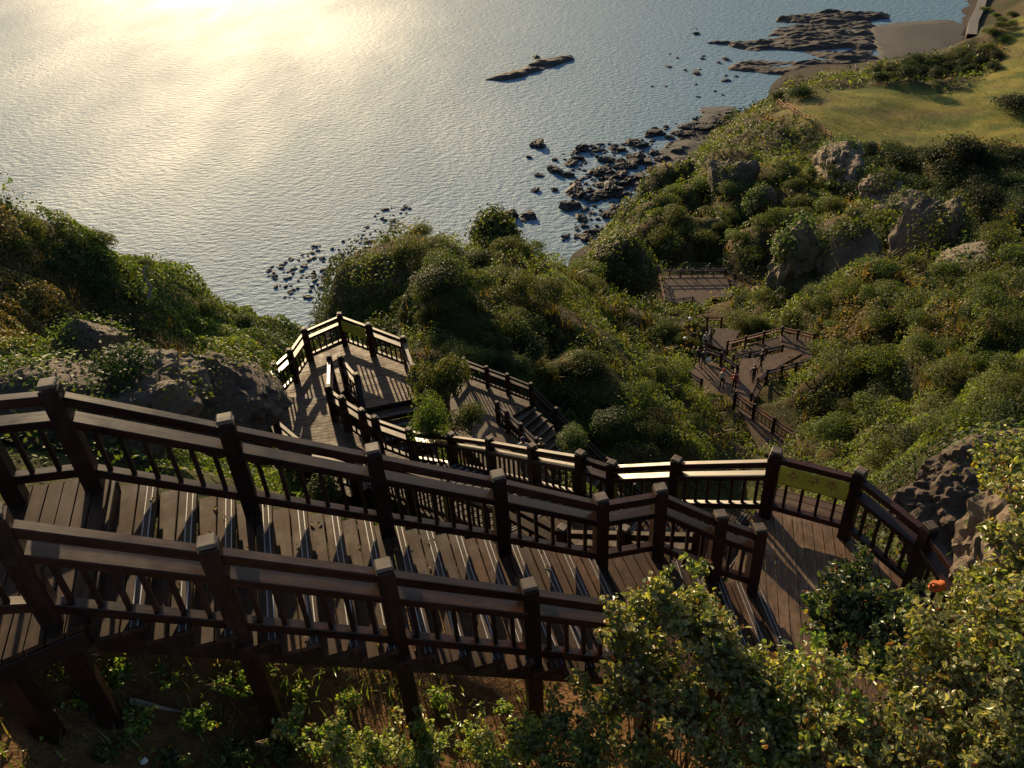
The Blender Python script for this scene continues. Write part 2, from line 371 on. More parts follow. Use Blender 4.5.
GZ = GZ + _bz * land * (1 - mead)
_d, _h = walk_dist(GX, GY, LOW)
_lim = _h - 0.75 + np.clip(_d - 0.3, 0, 9) * 1.1
GZ = np.where(_d < 6, np.minimum(GZ, _lim), GZ)
def zg(x, y):
    x = np.asarray(x, float); y = np.asarray(y, float)
    a = np.clip((np.arctan2(x, y) - TH0) / (TH1 - TH0) * (NT_ - 1), 0, NT_ - 1.001)
    b = np.clip((np.log(np.hypot(x, y) + 1e-9) - LR0) / (LR1 - LR0) * (NR_ - 1), 0, NR_ - 1.001)
    i = a.astype(int); j = b.astype(int); fa = a - i; fb_ = b - j
    return (GZ[j, i] * (1 - fa) * (1 - fb_) + GZ[j, i + 1] * fa * (1 - fb_) + GZ[j + 1, i] * (1 - fa) * fb_ + GZ[j + 1, i + 1] * fa * fb_)
def hit(px, py, r0=3.0, r1=600.0):
    """where the sight line through a pixel meets the ground"""
    rs = np.exp(np.linspace(math.log(r0), math.log(r1), 1500)); d = ray(px, py); h = math.hypot(d[0], d[1])
    P = EYE + d * (rs / h)[:, None]
    below = P[:, 2] < zg(P[:, 0], P[:, 1])
    i = int(np.argmax(below)) if below.any() else len(rs) - 1
    return P[i], rs[i]

# TERRAIN-MESH
def grid_mesh(name, X, Y, Z):
    nr, nc = X.shape
    me = bpy.data.meshes.new(name); v = np.stack([X, Y, Z], -1).reshape(-1, 3)
    idx = np.arange(nr * nc).reshape(nr, nc)
    f = np.stack([idx[:-1, :-1], idx[:-1, 1:], idx[1:, 1:], idx[1:, :-1]], -1).reshape(-1, 4)[:, ::-1]
    set_mesh(me, v, f); return me
def set_mesh(me, v, f, smooth=False):
    k = f.shape[1]
    me.vertices.add(len(v)); me.vertices.foreach_set('co', np.ascontiguousarray(v, np.float32).ravel())
    me.loops.add(f.size); me.loops.foreach_set('vertex_index', np.ascontiguousarray(f, np.int32).ravel())
    me.polygons.add(len(f)); me.polygons.foreach_set('loop_start', np.arange(0, f.size, k, dtype=np.int32))
    me.polygons.foreach_set('loop_total', np.full(len(f), k, np.int32))
    me.polygons.foreach_set('use_smooth', np.full(len(f), smooth, bool))
    me.update(calc_edges=True)
def set_col(me, col):
    a = me.attributes.new('col', 'FLOAT_COLOR', 'POINT')
    c = np.ones((len(col), 4), np.float32); c[:, :3] = col; a.data.foreach_set('color', c.ravel())

me = grid_mesh('hillside', GX, GY, GZ)
me.polygons.foreach_set('use_smooth', np.ones(len(me.polygons), bool))
soil = np.array([0.075, 0.050, 0.030]); green = np.array([0.055, 0.062, 0.020]); dry = np.array([0.16, 0.125, 0.05]); sand = np.array([0.058, 0.046, 0.036]); shorec = np.array([0.034, 0.029, 0.025]); rockc = np.array([0.10, 0.078, 0.06])
k = np.clip(fbm(p2(GX, GY, 2.5, 2.0), 4) * 0.7 + 0.5, 0, 1)[..., None]
gc = soil * (1 - k) + green * k
near = np.clip((8 - GR) / 1.5, 0, 1)[..., None]
gc = gc * (1 - near * 0.75) + near * 0.75 * np.array([0.21, 0.115, 0.058])  # near soil lightened and warmed: sunlight under the stairs put into its colour
k = np.clip(fbm(p2(GX, GY * 2.2, 9.0, 4.0), 5) * 0.8 + 0.5, 0, 1)[..., None]
mc = np.array([0.105, 0.130, 0.030]) * (1 - k) + np.array([0.27, 0.235, 0.055]) * k
k2 = np.clip(fbm(p2(GX, GY * 3.0, 16.0, 8.0), 4) * 2.2 - 0.1, 0, 1)[..., None]
mc = mc * (1 - k2 * 0.5) + np.array([0.16, 0.10, 0.06]) * k2 * 0.5
gc = gc * (1 - mead[..., None]) + mc * mead[..., None]
gy, gx = np.gradient(GZ); 
low = np.clip((2.6 - GZ) / 1.5, 0, 1)[..., None]
shm = np.clip((GR - 285) / 15, 0, 1)[..., None]
gc = gc * (1 - low) + low * (sand * shm + shorec * (1 - shm))
set_col(me, gc.reshape(-1, 3))
def ground_mat():
    m, t, b = mat_new('hill_ground')
    a = t.nodes.new('ShaderNodeAttribute'); a.attribute_name = 'col'
    co = t.nodes.new('ShaderNodeTexCoord').outputs['Object']
    n = noise(t, co, 1.1, 8, 0.7); n2 = noise(t, co, 9.0, 5, 0.7)
    c = mixc(t, 1.0, a.outputs['Color'], ramp(t, n, [(0.25, (0.55, 0.55, 0.5)), (0.75, (1.4, 1.35, 1.3))]), 'MULTIPLY')
    c = mixc(t, 1.0, c, ramp(t, n2, [(0.3, (0.6, 0.6, 0.6)), (0.7, (1.3, 1.3, 1.3))]), 'MULTIPLY')
    t.links.new(c, b.inputs['Base Color']); b.inputs['Roughness'].default_value = 0.95; b.inputs['Specular IOR Level'].default_value = 0.12
    bump(t, b, mathn(t, 'ADD', n, n2), 0.8, 0.12)
    return m
me.materials.append(ground_mat())
hill = put('hillside', me); hill['kind'] = 'structure'

# ------------------------------------------------------------------ sea
def water_mat():
    m, t, b = mat_new('sea_water')
    co = t.nodes.new('ShaderNodeTexCoord').outputs['Object']
    b.inputs['Base Color'].default_value = (0.105, 0.215, 0.31, 1); b.inputs['Roughness'].default_value = 0.44
    b.inputs['IOR'].default_value = 1.333; b.inputs['Specular IOR Level'].default_value = 0.42
    w1 = noise(t, mapping(t, co, (0.42, 0.74, 1), (0, 0, math.radians(24))), 1.0, 5, 0.58)
    w2 = noise(t, mapping(t, co, (0.9, 1.3, 1), (0, 0, math.radians(-16))), 1.0, 3, 0.5)
    w3 = noise(t, mapping(t, co, (0.012, 0.005, 1), (0, 0, math.radians(-25))), 1.0, 4, 0.6)
    calm = ramp(t, w3, [(0.40, (0.72,) * 3), (0.62, (1,) * 3)])
    h = mathn(t, 'MULTIPLY', mathn(t, 'ADD', w1, mathn(t, 'MULTIPLY', w2, 0.22)), calm)
    t.links.new(ramp(t, w3, [(0.38, (0.63,) * 3), (0.62, (0.73,) * 3)]), b.inputs['Roughness'])
    bump(t, b, h, 0.9, 0.95)
    return m
bm = bmesh.new(); bmesh.ops.create_grid(bm, x_segments=8, y_segments=8, size=4000)
sea = put('sea', mesh_of(bm, 'sea', water_mat())); sea['kind'] = 'structure'; sea.location = (0, 1500, 0)

# ------------------------------------------------------------------ walkway builders
def poly_clip(poly, n, c, keep_less):
    out = []; m = len(poly)
    for i in range(m):
        a, b = poly[i], poly[(i + 1) % m]
        da, db = a @ n - c, b @ n - c
        if not keep_less: da, db = -da, -db
        if da <= 0: out.append(a)
        if (da < 0 < db) or (db < 0 < da): out.append(a + (b - a) * (da / (da - db)))
    return out
def deck_mesh(poly, org, ang, mat, pw=0.14, gap=0.012, th=0.045, name='deck_boards'):
    ca, sa = math.cos(-ang), math.sin(-ang)
    L = [np.array([ca * (p[0] - org[0]) - sa * (p[1] - org[1]), sa * (p[0] - org[0]) + ca * (p[1] - org[1])]) for p in poly]
    bm = bmesh.new(); y0 = min(p[1] for p in L); y1 = max(p[1] for p in L); y = y0; N = np.array([0.0, 1.0])
    while y < y1 - 0.02:
        q = poly_clip(poly_clip(L, N, y + gap, False), N, min(y + pw, y1), True) if True else []
        if len(q) > 2:
            dz = random.uniform(-0.003, 0.003); q = [v for i, v in enumerate(q) if np.linalg.norm(v - q[i - 1]) > 1e-4]
            if len(q) > 2:
                t = [bm.verts.new((v[0], v[1], dz)) for v in q]; b = [bm.verts.new((v[0], v[1], dz - th)) for v in q]
                try:
                    bm.faces.new(t); bm.faces.new(b[::-1])
                    for i in range(len(q)): j = (i + 1) % len(q); bm.faces.new((t[j], t[i], b[i], b[j]))
                except ValueError: pass
        y += pw
    bmesh.ops.recalc_face_normals(bm, faces=bm.faces)
    return mesh_of(bm, name, mat)
def landing(name, label, poly, z, ang, mat, group=None, legs=True, fascia=True, cat='deck'):
    poly = [np.array(p[:2], float) for p in poly]; c = sum(poly) / len(poly)
    e = empty(name, (c[0], c[1], z), label, cat, group)
    o = put('deck_boards', deck_mesh(poly, c, ang, mat), e); o.rotation_euler = (0, 0, ang)
    for i, a in enumerate(poly):
        b = poly[(i + 1) % len(poly)]; L = np.linalg.norm(b - a)
        if L < 0.3: continue
        if fascia:
            m = (a + b) / 2 * 0.98 + c * 0.02
            put_m('edge_beam', box_mesh('edge_beam', (round(L, 2) - 0.05, 0.07, 0.2), M_BEAM), frame((m[0], m[1], z - 0.15 - i * 0.003), (*(b - a), 0)), e)
        if legs and i % 2 == 0:
            p = a * 0.86 + c * 0.14; h = max(0.4, z - float(zg(p[0], p[1])) + 0.3)
            put_m('support_post', box_mesh('support_post', (0.16, 0.16, round(h, 1)), M_POST), Matrix.Translation((p[0], p[1], z - 0.06 - h / 2)), e)
    return e
def tread_mesh(width, run, mat):
    bm = bmesh.new(); k = 2; pw = (run + 0.03 - 0.012) / k
    for i in range(k): bm_box(bm, (0, -run / 2 + pw / 2 - 0.03 + i * (pw + 0.012), -0.025), (width, pw, 0.05))
    return mesh_of(bm, 'tread', mat, bevel=0.005)
def strip_mesh(width, run):
    bm = bmesh.new()
    bm_box(bm, (0, -run / 2 + 0.005, 0.004), (width * 0.97, 0.009, 0.009), 0); bm_box(bm, (0, -run / 2 + 0.058, 0.004), (width * 0.97, 0.008, 0.009), 0)
    bm_box(bm, (0, -run / 2 + 0.034, 0.002), (width * 0.96, 0.042, 0.006), 1)
    return mesh_of(bm, 'nosing_strip', M_STRIP, M_GRIP)
def flight(name, label, start, d, n, run, rise, width, mat, group=None, legs=(), risers=True, strips=True):
    """descending flight: START is the middle of the top edge, D its direction; treads 1..n"""
    d = np.array(d, float) / np.hypot(*d); S = np.array(start, float)
    e = empty(name, S, label, 'stairs', group)
    tm = tread_mesh(width, run, mat); sm = strip_mesh(width, run) if strips else None
    rm = box_mesh('riser', (width - 0.06, 0.03, rise - 0.05), M_BEAM)
    back = (-d[1], d[0], 0)                       # local x: across; local y points back up the flight
    for k in range(1, n + 1):
        p = S + np.array([d[0] * (k - 0.5) * run, d[1] * (k - 0.5) * run, -rise * k])
        M = frame(p, (d[1] * -1, d[0], 0)); M = frame(p, (-d[1], d[0], 0))
        if (M.col[1].xyz @ Vector((*d, 0))) > 0: M = frame(p, (d[1], -d[0], 0))
        if k < n + 0:
            t = put_m('tread', tm, M, e)
            if sm: put('nosing_strip', sm, t)
        if risers:
            q = S + np.array([d[0] * (k - 1) * run, d[1] * (k - 1) * run, -rise * (k - 0.5) - 0.027])
            put_m('riser', rm, frame((q[0] - d[0] * 0.03, q[1] - d[1] * 0.03, q[2]), (-d[1], d[0], 0)), e)
    # sawtooth stringers
    L = n * run
    bm = bmesh.new(); pts = [(-0.05, 0, -0.05)]
    for k in range(n): pts += [(k * run + (0.0 if k else -0.02), 0, -0.055 - rise * k if k else -0.055), ((k) * run + 0.004, 0, -0.055 - rise * (k + 1)), ]
    pts += [(L, 0, -0.055 - rise * n), (L, 0, -0.33 - rise * n), (-0.05, 0, -0.40)]
    v = [bm.verts.new(p) for p in pts]; w = [bm.verts.new((p[0], 0.07, p[2])) for p in pts]
    bm.faces.new(v); bm.faces.new(w[::-1])
    for i in range(len(v)): j = (i + 1) % len(v); bm.faces.new((v[i], v[j], w[j], w[i]))
    bmesh.ops.recalc_face_normals(bm, faces=bm.faces)
    st = mesh_of(bm, 'stringer', M_BEAM)
    nrm = np.array([-d[1], d[0]])
    for s in (-1, 1):
        o = S[:2] + nrm * (s * (width / 2 - 0.10) - 0.035)
        put_m('stringer', st, frame((o[0], o[1], S[2]), (*d, 0)), e)
    for s, side in legs:
        p = S[:2] + d * s + nrm * side; z = S[2] - rise / run * s - 0.3
        h = max(0.4, z - float(zg(*p)) + 0.4)
        put_m('support_post', box_mesh('support_post', (0.17, 0.17, round(h, 1)), M_POST), frame((p[0], p[1], z - h / 2), (*d, 0)), e)
    return e
_pm = {}
def post_mesh(h, down, w=0.15):
    k = (round(h, 2), round(down, 1), w)
    if k not in _pm:
        bm = bmesh.new(); bm_box(bm, (0, 0, (k[0] - 0.055 - k[1]) / 2), (w, w, k[0] - 0.055 + k[1])); a = mesh_of(bm, 'post', M_POST, bevel=0.008)
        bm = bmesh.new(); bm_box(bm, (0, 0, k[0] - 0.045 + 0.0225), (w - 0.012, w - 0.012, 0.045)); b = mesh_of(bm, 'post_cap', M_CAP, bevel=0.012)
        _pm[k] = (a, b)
    return _pm[k]
M_RAIL_SUNTINT = wood('sun_tinted_rail_wood', (0.085, 0.032, 0.014), (0.20, 0.085, 0.036), (0.4, 0.6), 'x', (0.22, 0.12, 0.06), 0.4)  # brighter orange copy of the rail wood: low sun painted into its colour
M_DECK_GREY = wood('grey_deck_planks', (0.075, 0.066, 0.062), (0.19, 0.17, 0.155), (0.5, 0.75), 'x', (0.24, 0.21, 0.19), 0.4)
M_RAIL_MATT = wood('dull_rail_wood', (0.014, 0.006, 0.004), (0.040, 0.017, 0.011), (0.62, 0.8), 'x', (0.07, 0.04, 0.03), 0.35, 0.12)
def rail_bar(nm, a, b, s, e, mat=None, bev=0.007):
    a = Vector(a); b = Vector(b); L = (b - a).length
    return put_m(nm, box_mesh(nm, (round(L, 2), s[0], s[1]), mat or M_RAIL, bev), frame((a + b) / 2, b - a), e)
def railing(name, label, pts, group=None, h=1.2, w=0.16, downs=None, bal=0.22, merge_bal=False, rails=3, cat='railing', skip_mid=(), mat=None, tilt=0.007):
    pts = [Vector(p) for p in pts]; n = len(pts)
    e = empty(name, pts[0], label, cat, group)
    for i, p in enumerate(pts):
        dd = Vector((0, 0, 0))
        if i: dd += (p - pts[i - 1]).normalized()
        if i < n - 1: dd += (pts[i + 1] - p).normalized()
        dn = downs[i] if downs else 0.28
        a, b = post_mesh(h, dn, w); M = frame(p, (dd.x, dd.y, 0.0))
        po = put_m('post', a, M @ Matrix.Rotation(random.uniform(-tilt, tilt), 4, 'X') @ Matrix.Rotation(random.uniform(-tilt, tilt), 4, 'Y') @ Matrix.Rotation(random.uniform(-0.02, 0.02), 4, 'Z'), e)
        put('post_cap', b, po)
    bmb = bmesh.new() if merge_bal else None
    for i in range(n - 1):
        a, b = pts[i], pts[i + 1]; d = (b - a); L = d.length
        if L < 0.25: continue
        t = d / L; ins = w / 2 - 0.01
        f = h / 1.2
        def zz(v): return Vector((0, 0, v * f))
        rail_bar('top_rail', a + t * ins + zz(1.03), b - t * ins + zz(1.03), (0.10, 0.10), e, mat)
        if i not in skip_mid: rail_bar('middle_rail', a + t * ins + zz(0.80), b - t * ins + zz(0.80), (0.17, 0.085), e, mat)
        else: rail_bar('middle_rail', a + t * ins + zz(0.68), b - t * ins + zz(0.68), (0.08, 0.06), e, mat)
        rail_bar('bottom_rail', a + t * ins + zz(0.20), b - t * ins + zz(0.20), (0.10, 0.095), e, mat)
        k = max(1, int(round(L / bal)) - 1); th = math.atan2(d.y, d.x)
        hb = round((0.57 if i not in skip_mid else 0.46) * f, 2); slope = abs(d.z) / max(1e-6, math.hypot(d.x, d.y)) * 0.02
        bmsh = box_mesh('baluster', (0.042, 0.042, hb), M_POST, 0.004)
        for j in range(1, k + 1):
            q = a.lerp(b, j / (k + 1)) + zz(0.21) + Vector((0, 0, hb / 2))
            if merge_bal: bm_box(bmb, q - pts[0], (0.045, 0.045, hb), rz=th)
            else: put_m('baluster', bmsh, Matrix.Translation(q) @ Matrix.Rotation(th, 4, 'Z'), e)
    if merge_bal: put('balusters', mesh_of(bmb, 'balusters', M_POST), e)
    return e
def spaced(pts, sp=1.5):
    out = [np.array(pts[0], float)]
    for a, b in zip(pts[:-1], pts[1:]):
        a = np.array(a, float); b = np.array(b, float); k = max(1, int(round(np.linalg.norm(b - a) / sp)))
        out += [a + (b - a) * (i / k) for i in range(1, k + 1)]
    return out
def off(p, n, d, dz=0.0): return (p[0] + n[0] * d, p[1] + n[1] * d, p[2] + dz)

# ------------------------------------------------------------------ front flight
RISE, RUN = 0.182, 0.3215
def b3(s, d=0.0, z=None): p = fb(s, d); return (p[0], p[1], 79.92 - 0.56 * s if z is None else z)
c0 = b3(0.15, 0.78, 79.92)
flight('stair_flight', 'broad dark wooden stair flight with paired pale nosing strips across the foreground', c0, u1, 16, RUN, RISE, 1.86, M_DECK)
landing('stair_landing', 'small wooden landing at the top left of the foreground stairs', [fb(0.13, -0.15), fb(0.13, 1.71), fb(-0.55, 1.9), fb(-0.8, -0.2)], 79.92, math.atan2(-n1[1], -n1[0]), M_DECK)
up_d = np.array([-0.86, -0.5]); Bm1 = at(16, 495, 79.98)
flight('upper_stair_flight', 'dark wooden steps climbing out of the photo at the left edge', (fb(-0.6, .85)[0] + up_d[0] * 1.95, fb(-0.6, .85)[1] + up_d[1] * 1.95, 79.92 + RISE * 6), -up_d, 6, RUN, RISE, 1.9, M_DECK)
BP = [(Bm1[0] - 1.2, Bm1[1] - 0.3, 80.02), tuple(Bm1), b3(0), b3(1.28), b3(2.56), b3(3.84), b3(5.05, 0, 77.05), b3(5.80, 0, 76.98), (2.47, 7.28, 76.44), (3.02, 7.33, 76.1)]
railing('stair_railing', 'long dark wooden railing on the far side of the foreground stairs', BP, 'railings of the foreground stairs')
fo = 1.57
FPn = [b3(-0.12 + 1.28 * k, fo, 79.92 - 0.56 * (-0.12 + 1.28 * k) - 0.09) for k in range(-1, 4)]
FPn[0] = (FPn[1][0] - 1.1, FPn[1][1] - 0.55, 80.55)
FPn += [b3(5.0, fo, 77.0)]
dn = [max(0.5, p[2] - float(zg(p[0], p[1])) + 0.35) for p in FPn]
railing('stair_railing', 'long dark wooden railing on the near side of the foreground stairs, on tall legs', FPn, 'railings of the foreground stairs', downs=dn)
landing('stair_landing', 'narrow wooden half landing where the foreground stairs bend', [fb(4.95, -0.13), fb(5.95, -0.13), fb(5.95, 1.71), fb(4.95, 1.71)], 79.92 - RISE * 16, math.atan2(-n1[1], -n1[0]), M_DECK)
flight('stair_flight', 'short wooden flight below the bend, half hidden by the leafy bush', (1.72, 6.42, 77.0), (0.998, 0.05), 6, 0.30, 0.1833, 1.75, M_DECK)
# right landing
R2, R3, R4, R5 = (3.70, 8.90, 75.9), (4.70, 8.36, 75.9), (5.18, 7.29, 75.9), (5.30, 5.80, 75.9)
landing('corner_landing', 'sunlit wooden corner landing with long post shadows and a yellow sign', [(3.60, 9.05), (4.85, 8.5), (5.40, 7.35), (5.45, 5.3), (3.20, 5.3), (3.21, 7.40), (2.75, 7.55)], 75.9, math.radians(-104), M_DECK_OLD)
landing('outer_ledge', 'narrow plank ledge outside the railing under the yellow sign', [(3.85, 9.12), (4.85, 8.58), (5.15, 9.1), (4.15, 9.65)], 75.72, math.atan2(-0.54, 1.0), M_DECK_OLD, legs=False)
railing('landing_railing', 'dark wooden railing round the corner landing, carrying the yellow sign', [R2, R3, R4, R5], 'railings of the corner landing', h=1.3, skip_mid=(0,), downs=[1.0, 1.0, 1.2, 1.2])
# second flight, down to the left
u2 = np.array([-0.77, 0.638]); u2 /= np.hypot(*u2); n2 = np.array([-u2[1], u2[0]])   # n2 points to the viewer
c2 = np.array(R2[:2]) + n2 * 0.86
flight('stair_flight', 'wooden flight doubling back left behind the foreground stairs', (*(c2 + u2 * 0.02), 75.9), u2, 9, 0.325, 0.1611, 1.8, M_DECK)
S6, S5 = (1.62, 10.62, 74.45), (1.11, 10.94, 74.44)
u2b = np.array([-0.53, 0.848]); n2b = np.array([-u2b[1], u2b[0]])
S4, S3, S2_, S1, S0 = (0.32, 12.15, 73.66), (-0.56, 13.72, 72.62), (-1.52, 15.30, 71.55), (-2.66, 16.35, 70.95), (-3.6, 17.0, 70.9)
railing('stair_railing', 'sun-struck railing with bright rails on the far side of the second flight', [R2, (2.55, 9.93, 75.05), S6, S5, S4, S3, S2_, S1, S0, (-3.98, 17.35, 70.9), (-4.58, 17.97, 70.9), (-5.02, 18.5, 70.9)], 'railings of the second flight', downs=[0.3, 0.8, 0.8, 0.8] + [0.4] * 8)
nb = [off((*(np.array(R2[:2]) + u2 * s), 75.9 - 0.56 * s), n2, 1.78) for s in (0.25, 1.4, 2.5)] + [off(p, n2b, 1.72) for p in (S5, (*(np.array(S5[:2]) + u2b * 1.9), 73.4), (*(np.array(S5[:2]) + u2b * 3.8), 72.35), (*(np.array(S5[:2]) + u2b * 5.6), 71.35))]
railing('stair_railing', 'low-lying railing on the near side of the second flight, seen through the front railing', nb, 'railings of the second flight', mat=M_RAIL_MATT)
landing('stair_landing', 'small wooden landing where the second flight turns', [(1.70, 10.75), (1.12, 11.05), (-0.42, 10.08), (0.42, 9.08)], 74.45, math.atan2(u2b[1], u2b[0]), M_DECK)
flight('stair_flight', 'shaded lower half of the second flight running down to the left landing', (*(np.array(S5[:2]) + n2b * 0.82 + u2b * 0.02), 74.45), u2b, 21, 0.325, 0.169, 1.8, M_DECK)
# left landing and platform
landing('left_landing', 'bluish shaded wooden landing at the foot of the second flight', [(-2.55, 16.45), (-4.95, 18.6), (-5.25, 19.62), (-6.95, 19.62), (-6.85, 18.5), (-6.2, 17.0), (-4.2, 15.3)], 70.9, math.radians(8), M_DECK_OLD)
flight('platform_steps', 'pair of low steps from the left landing to the sunny platform', (-6.08, 19.62, 70.9), (0.02, 1.0), 2, 0.3, 0.17, 1.6, M_DECK_OLD)
PZ = 70.56
Pb, Pc, Pd, Pe, Pf = (-6.35, 22.15, PZ), (-5.36, 22.95, PZ), (-4.36, 22.2, PZ), (-3.2, 21.3, PZ), (-2.82, 19.75, PZ)
landing('lookout_platform', 'sunny plank platform with long stripes of shadow and a yellow sign at its corner', [(-6.4, 22.3), (-5.34, 23.1), (-4.3, 22.35), (-3.08, 21.4), (-2.72, 19.78), (-4.32, 19.4), (-5.0, 20.45), (-5.25, 20.2), (-6.95, 20.2)], PZ, math.radians(13), M_DECK_OLD)
railing('platform_railing', 'dark railing around the sunny platform and the left landing', [(-4.05, 15.4, 70.95), (-5.25, 16.1, 70.9), (-6.2, 17.2, 70.9), (-6.75, 18.7, 70.9), (-6.8, 19.9, 70.8), (-6.6, 21.0, PZ), Pb, Pc, Pd, Pe, Pf], 'railings of the sunny platform', h=1.22, skip_mid=(7,), downs=[0.6] * 11)
railing('platform_railing', 'short inner railing dividing the left landing from the sunny platform', [(-5.02, 18.5, 70.9), (-5.28, 20.25, 70.75)], 'railings of the sunny platform')
railing('platform_railing', 'short dark railing beside the steps that drop from the sunny platform', [(-5.0, 20.5, PZ), (-4.42, 19.5, PZ), (-4.12, 18.3, 69.85), (-3.82, 17.1, 69.2)], 'railings of the sunny platform')
railing('platform_railing', 'right-hand railing of the steps that drop from the sunny platform', [Pf, (-2.5, 18.45, 69.83), (-2.2, 17.25, 69.2)], 'railings of the sunny platform')
u3 = np.array([0.24, -0.97])
flight('platform_steps', 'wide shaded steps dropping from the sunny platform towards the viewer', (-3.57, 19.58, PZ), u3, 14, 0.325, 0.181, 1.55, M_DECK_OLD)
landing('stair_landing', 'hidden wooden landing under the second flight', [(-3.6, 15.5), (-1.7, 15.8), (-0.3, 15.7), (-0.3, 14.4), (-3.3, 14.0)], 68.02, 0.2, M_DECK_OLD)
flight('stair_flight', 'wooden flight running away down the slope behind the leafy bush', (-1.0, 15.7, 68.02), (0.133, 0.99), 32, 0.308, 0.188, 1.6, M_DECK_OLD)
LZ = 62.0
landing('middle_landing', 'dark shaded wooden landing halfway down the slope', [(-2.7, 28.8), (-3.0, 31.4), (-2.3, 33.0), (0.95, 30.5), (-0.45, 29.35), (-0.70, 29.1), (1.65, 25.2), (-0.6, 24.9)], LZ, math.radians(-36), M_DECK_OLD)
u4 = np.array([0.753, -0.658])
flight('stair_flight', 'shaded flight with broad treads dropping right from the middle landing', (0.24, 29.98, LZ), u4, 26, 0.325, 0.182, 1.65, M_DECK_OLD)
Lr = [(-2.75, 31.62, LZ), (-2.23, 32.85, LZ), (-1.16, 32.02, LZ), (-0.2, 31.3, LZ)] + [(0.85 + u4[0] * s, 30.45 + u4[1] * s, LZ - 0.56 * s) for s in (0, 1.4, 2.8, 4.2, 5.6, 7.0, 8.4)]
railing('stair_railing', 'dark outer railing of the middle landing and its descending flight', Lr, 'railings of the middle landing')
railing('stair_railing', 'sunlit-edged inner railing beside the two walkers', [(-0.72 + 0.51 * s, 29.22 - 0.86 * s, LZ) for s in (0, 0.8, 1.9, 3.1, 4.3)], 'railings of the middle landing')

# signs
def sign(a, b, z0, z1, label, text=True):
    a = Vector(a); b = Vector(b); m = (a + b) / 2; L = (b - a).length
    e = empty('warning_sign', (m.x, m.y, z0), label, 'sign')
    M = frame((m.x, m.y, (z0 + z1) / 2), b - a); nrm = M.col[1].xyz
    if nrm.y > 0: M = frame((m.x, m.y, (z0 + z1) / 2), a - b); nrm = M.col[1].xyz
    M = M.copy(); M.translation = M.translation + nrm * 0.075
    pl = put_m('sign_board', box_mesh('sign_board', (round(L - 0.2, 2), 0.02, round(z1 - z0, 2)), M_SIGN, 0.004), M, e)
    for s in (-1, 1):
        put_m('bracket', box_mesh('bracket', (0.1, 0.05, 0.05), M_RAIL, 0.004), M @ Matrix.Translation((s * (L / 2 - 0.08), -0.03, (z1 - z0) * 0.3)), e)
    if text:
        for i, ch in enumerate(('\uc218', '\uad6c', '\ucd94')):
            cu = bpy.data.curves.new('glyph', 'FONT'); cu.body = ch; cu.size = (z1 - z0) * 0.62; cu.align_x = 'CENTER'; cu.align_y = 'CENTER'; cu.extrude = 0.002
            tmp = bpy.data.objects.new('tmp', cu); COL.objects.link(tmp); bpy.context.view_layer.update()
            me_ = bpy.data.meshes.new_from_object(tmp.evaluated_get(bpy.context.evaluated_depsgraph_get())); bpy.data.objects.remove(tmp)
            me_.materials.clear(); me_.materials.append(M_RED)
            xx = (-0.3, 0.0, 0.27)[i] * (L - 0.2) * (1 if True else -1)
            G = M @ Matrix.Translation((-xx * -1 if False else xx, 0.0125, 0.02)) @ Matrix.Rotation(math.pi, 4, 'Z') @ Matrix.Rotation(math.pi / 2, 4, 'X')
            G = M @ Matrix.Translation((-xx, 0.0125, 0.02)) @ Matrix.Rotation(math.pi, 4, 'Z') @ Matrix.Rotation(math.pi / 2, 4, 'X')
            g = put_m('lettering', me_, G, e)
    return e
sign(R2, R3, 75.9 + 0.76, 75.9 + 1.08, 'yellow warning sign with three red characters on the corner landing railing')
sign(Pc, Pd, PZ + 0.62, PZ + 1.0, 'plain yellow board on the corner railing of the sunny platform', False)

# ------------------------------------------------------------------ lower boardwalks
def pxpoly(z, *pp): return [at(a, b, z) for a, b in pp]
G5 = 'lower boardwalk decks'
landing('lower_boardwalk', 'grey boardwalk leading in behind the corner landing post, beside an orange-lit railing', pxpoly(51.8, (737, 405), (797, 446), (790, 462), (760, 452), (748, 424)), 51.8, 0.15, M_DECK_OLD, legs=False)
landing('lower_landing', 'grey lower landing where several walkers stand', pxpoly(50.3, (690, 372), (702, 358), (742, 374), (764, 384), (752, 404), (735, 404), (696, 394)), 50.3, 0.9, M_DECK_OLD, legs=False)
landing('lower_boardwalk', 'blue-grey ramp running right from the lower landing', pxpoly(49.6, (738, 380), (741, 360), (784, 352), (803, 353), (768, 372), (752, 388)), 49.6, 0.5, M_DECK_OLD, legs=False)
landing('lower_landing', 'sunlit brown turning landing at the right end of the lower boardwalk', pxpoly(48.4, (782, 355), (780, 333), (814, 338), (812, 360), (797, 364)), 48.4, 0.5, M_DECK_OLD, legs=False)
landing('lower_boardwalk', 'upper return boardwalk between two sunlit railings', pxpoly(47.7, (733, 354), (782, 334), (783, 346), (738, 362)), 47.7, 0.9, M_DECK_OLD, legs=False)
landing('lower_landing', 'small lit deck between the bushes below the far platform', pxpoly(46.2, (709, 344), (717, 328), (740, 331), (728, 352)), 46.2, 0.5, M_DECK_OLD, legs=False)
def far_rail(label, z, pp, sp=1.5, zs=None, name='boardwalk_railing', g='railings of the lower boardwalks'):
    pts = [at(a, b, (zs[i] if zs else z) + 1.2) - np.array([0, 0, 1.2]) for i, (a, b) in enumerate(pp)]
    return railing(name, label, spaced(pts, sp), g, bal=0.34, mat=M_RAIL_SUNTINT if ('orange' in label or 'sunlit' in label or 'bright' in label) else None)
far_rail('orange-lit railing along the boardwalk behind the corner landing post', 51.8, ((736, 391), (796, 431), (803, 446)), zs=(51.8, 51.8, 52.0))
far_rail('sunlit upper railing of the return boardwalk', 47.5, ((728, 340), (783, 326), (815, 333)), zs=(47.0, 48.0, 48.2))
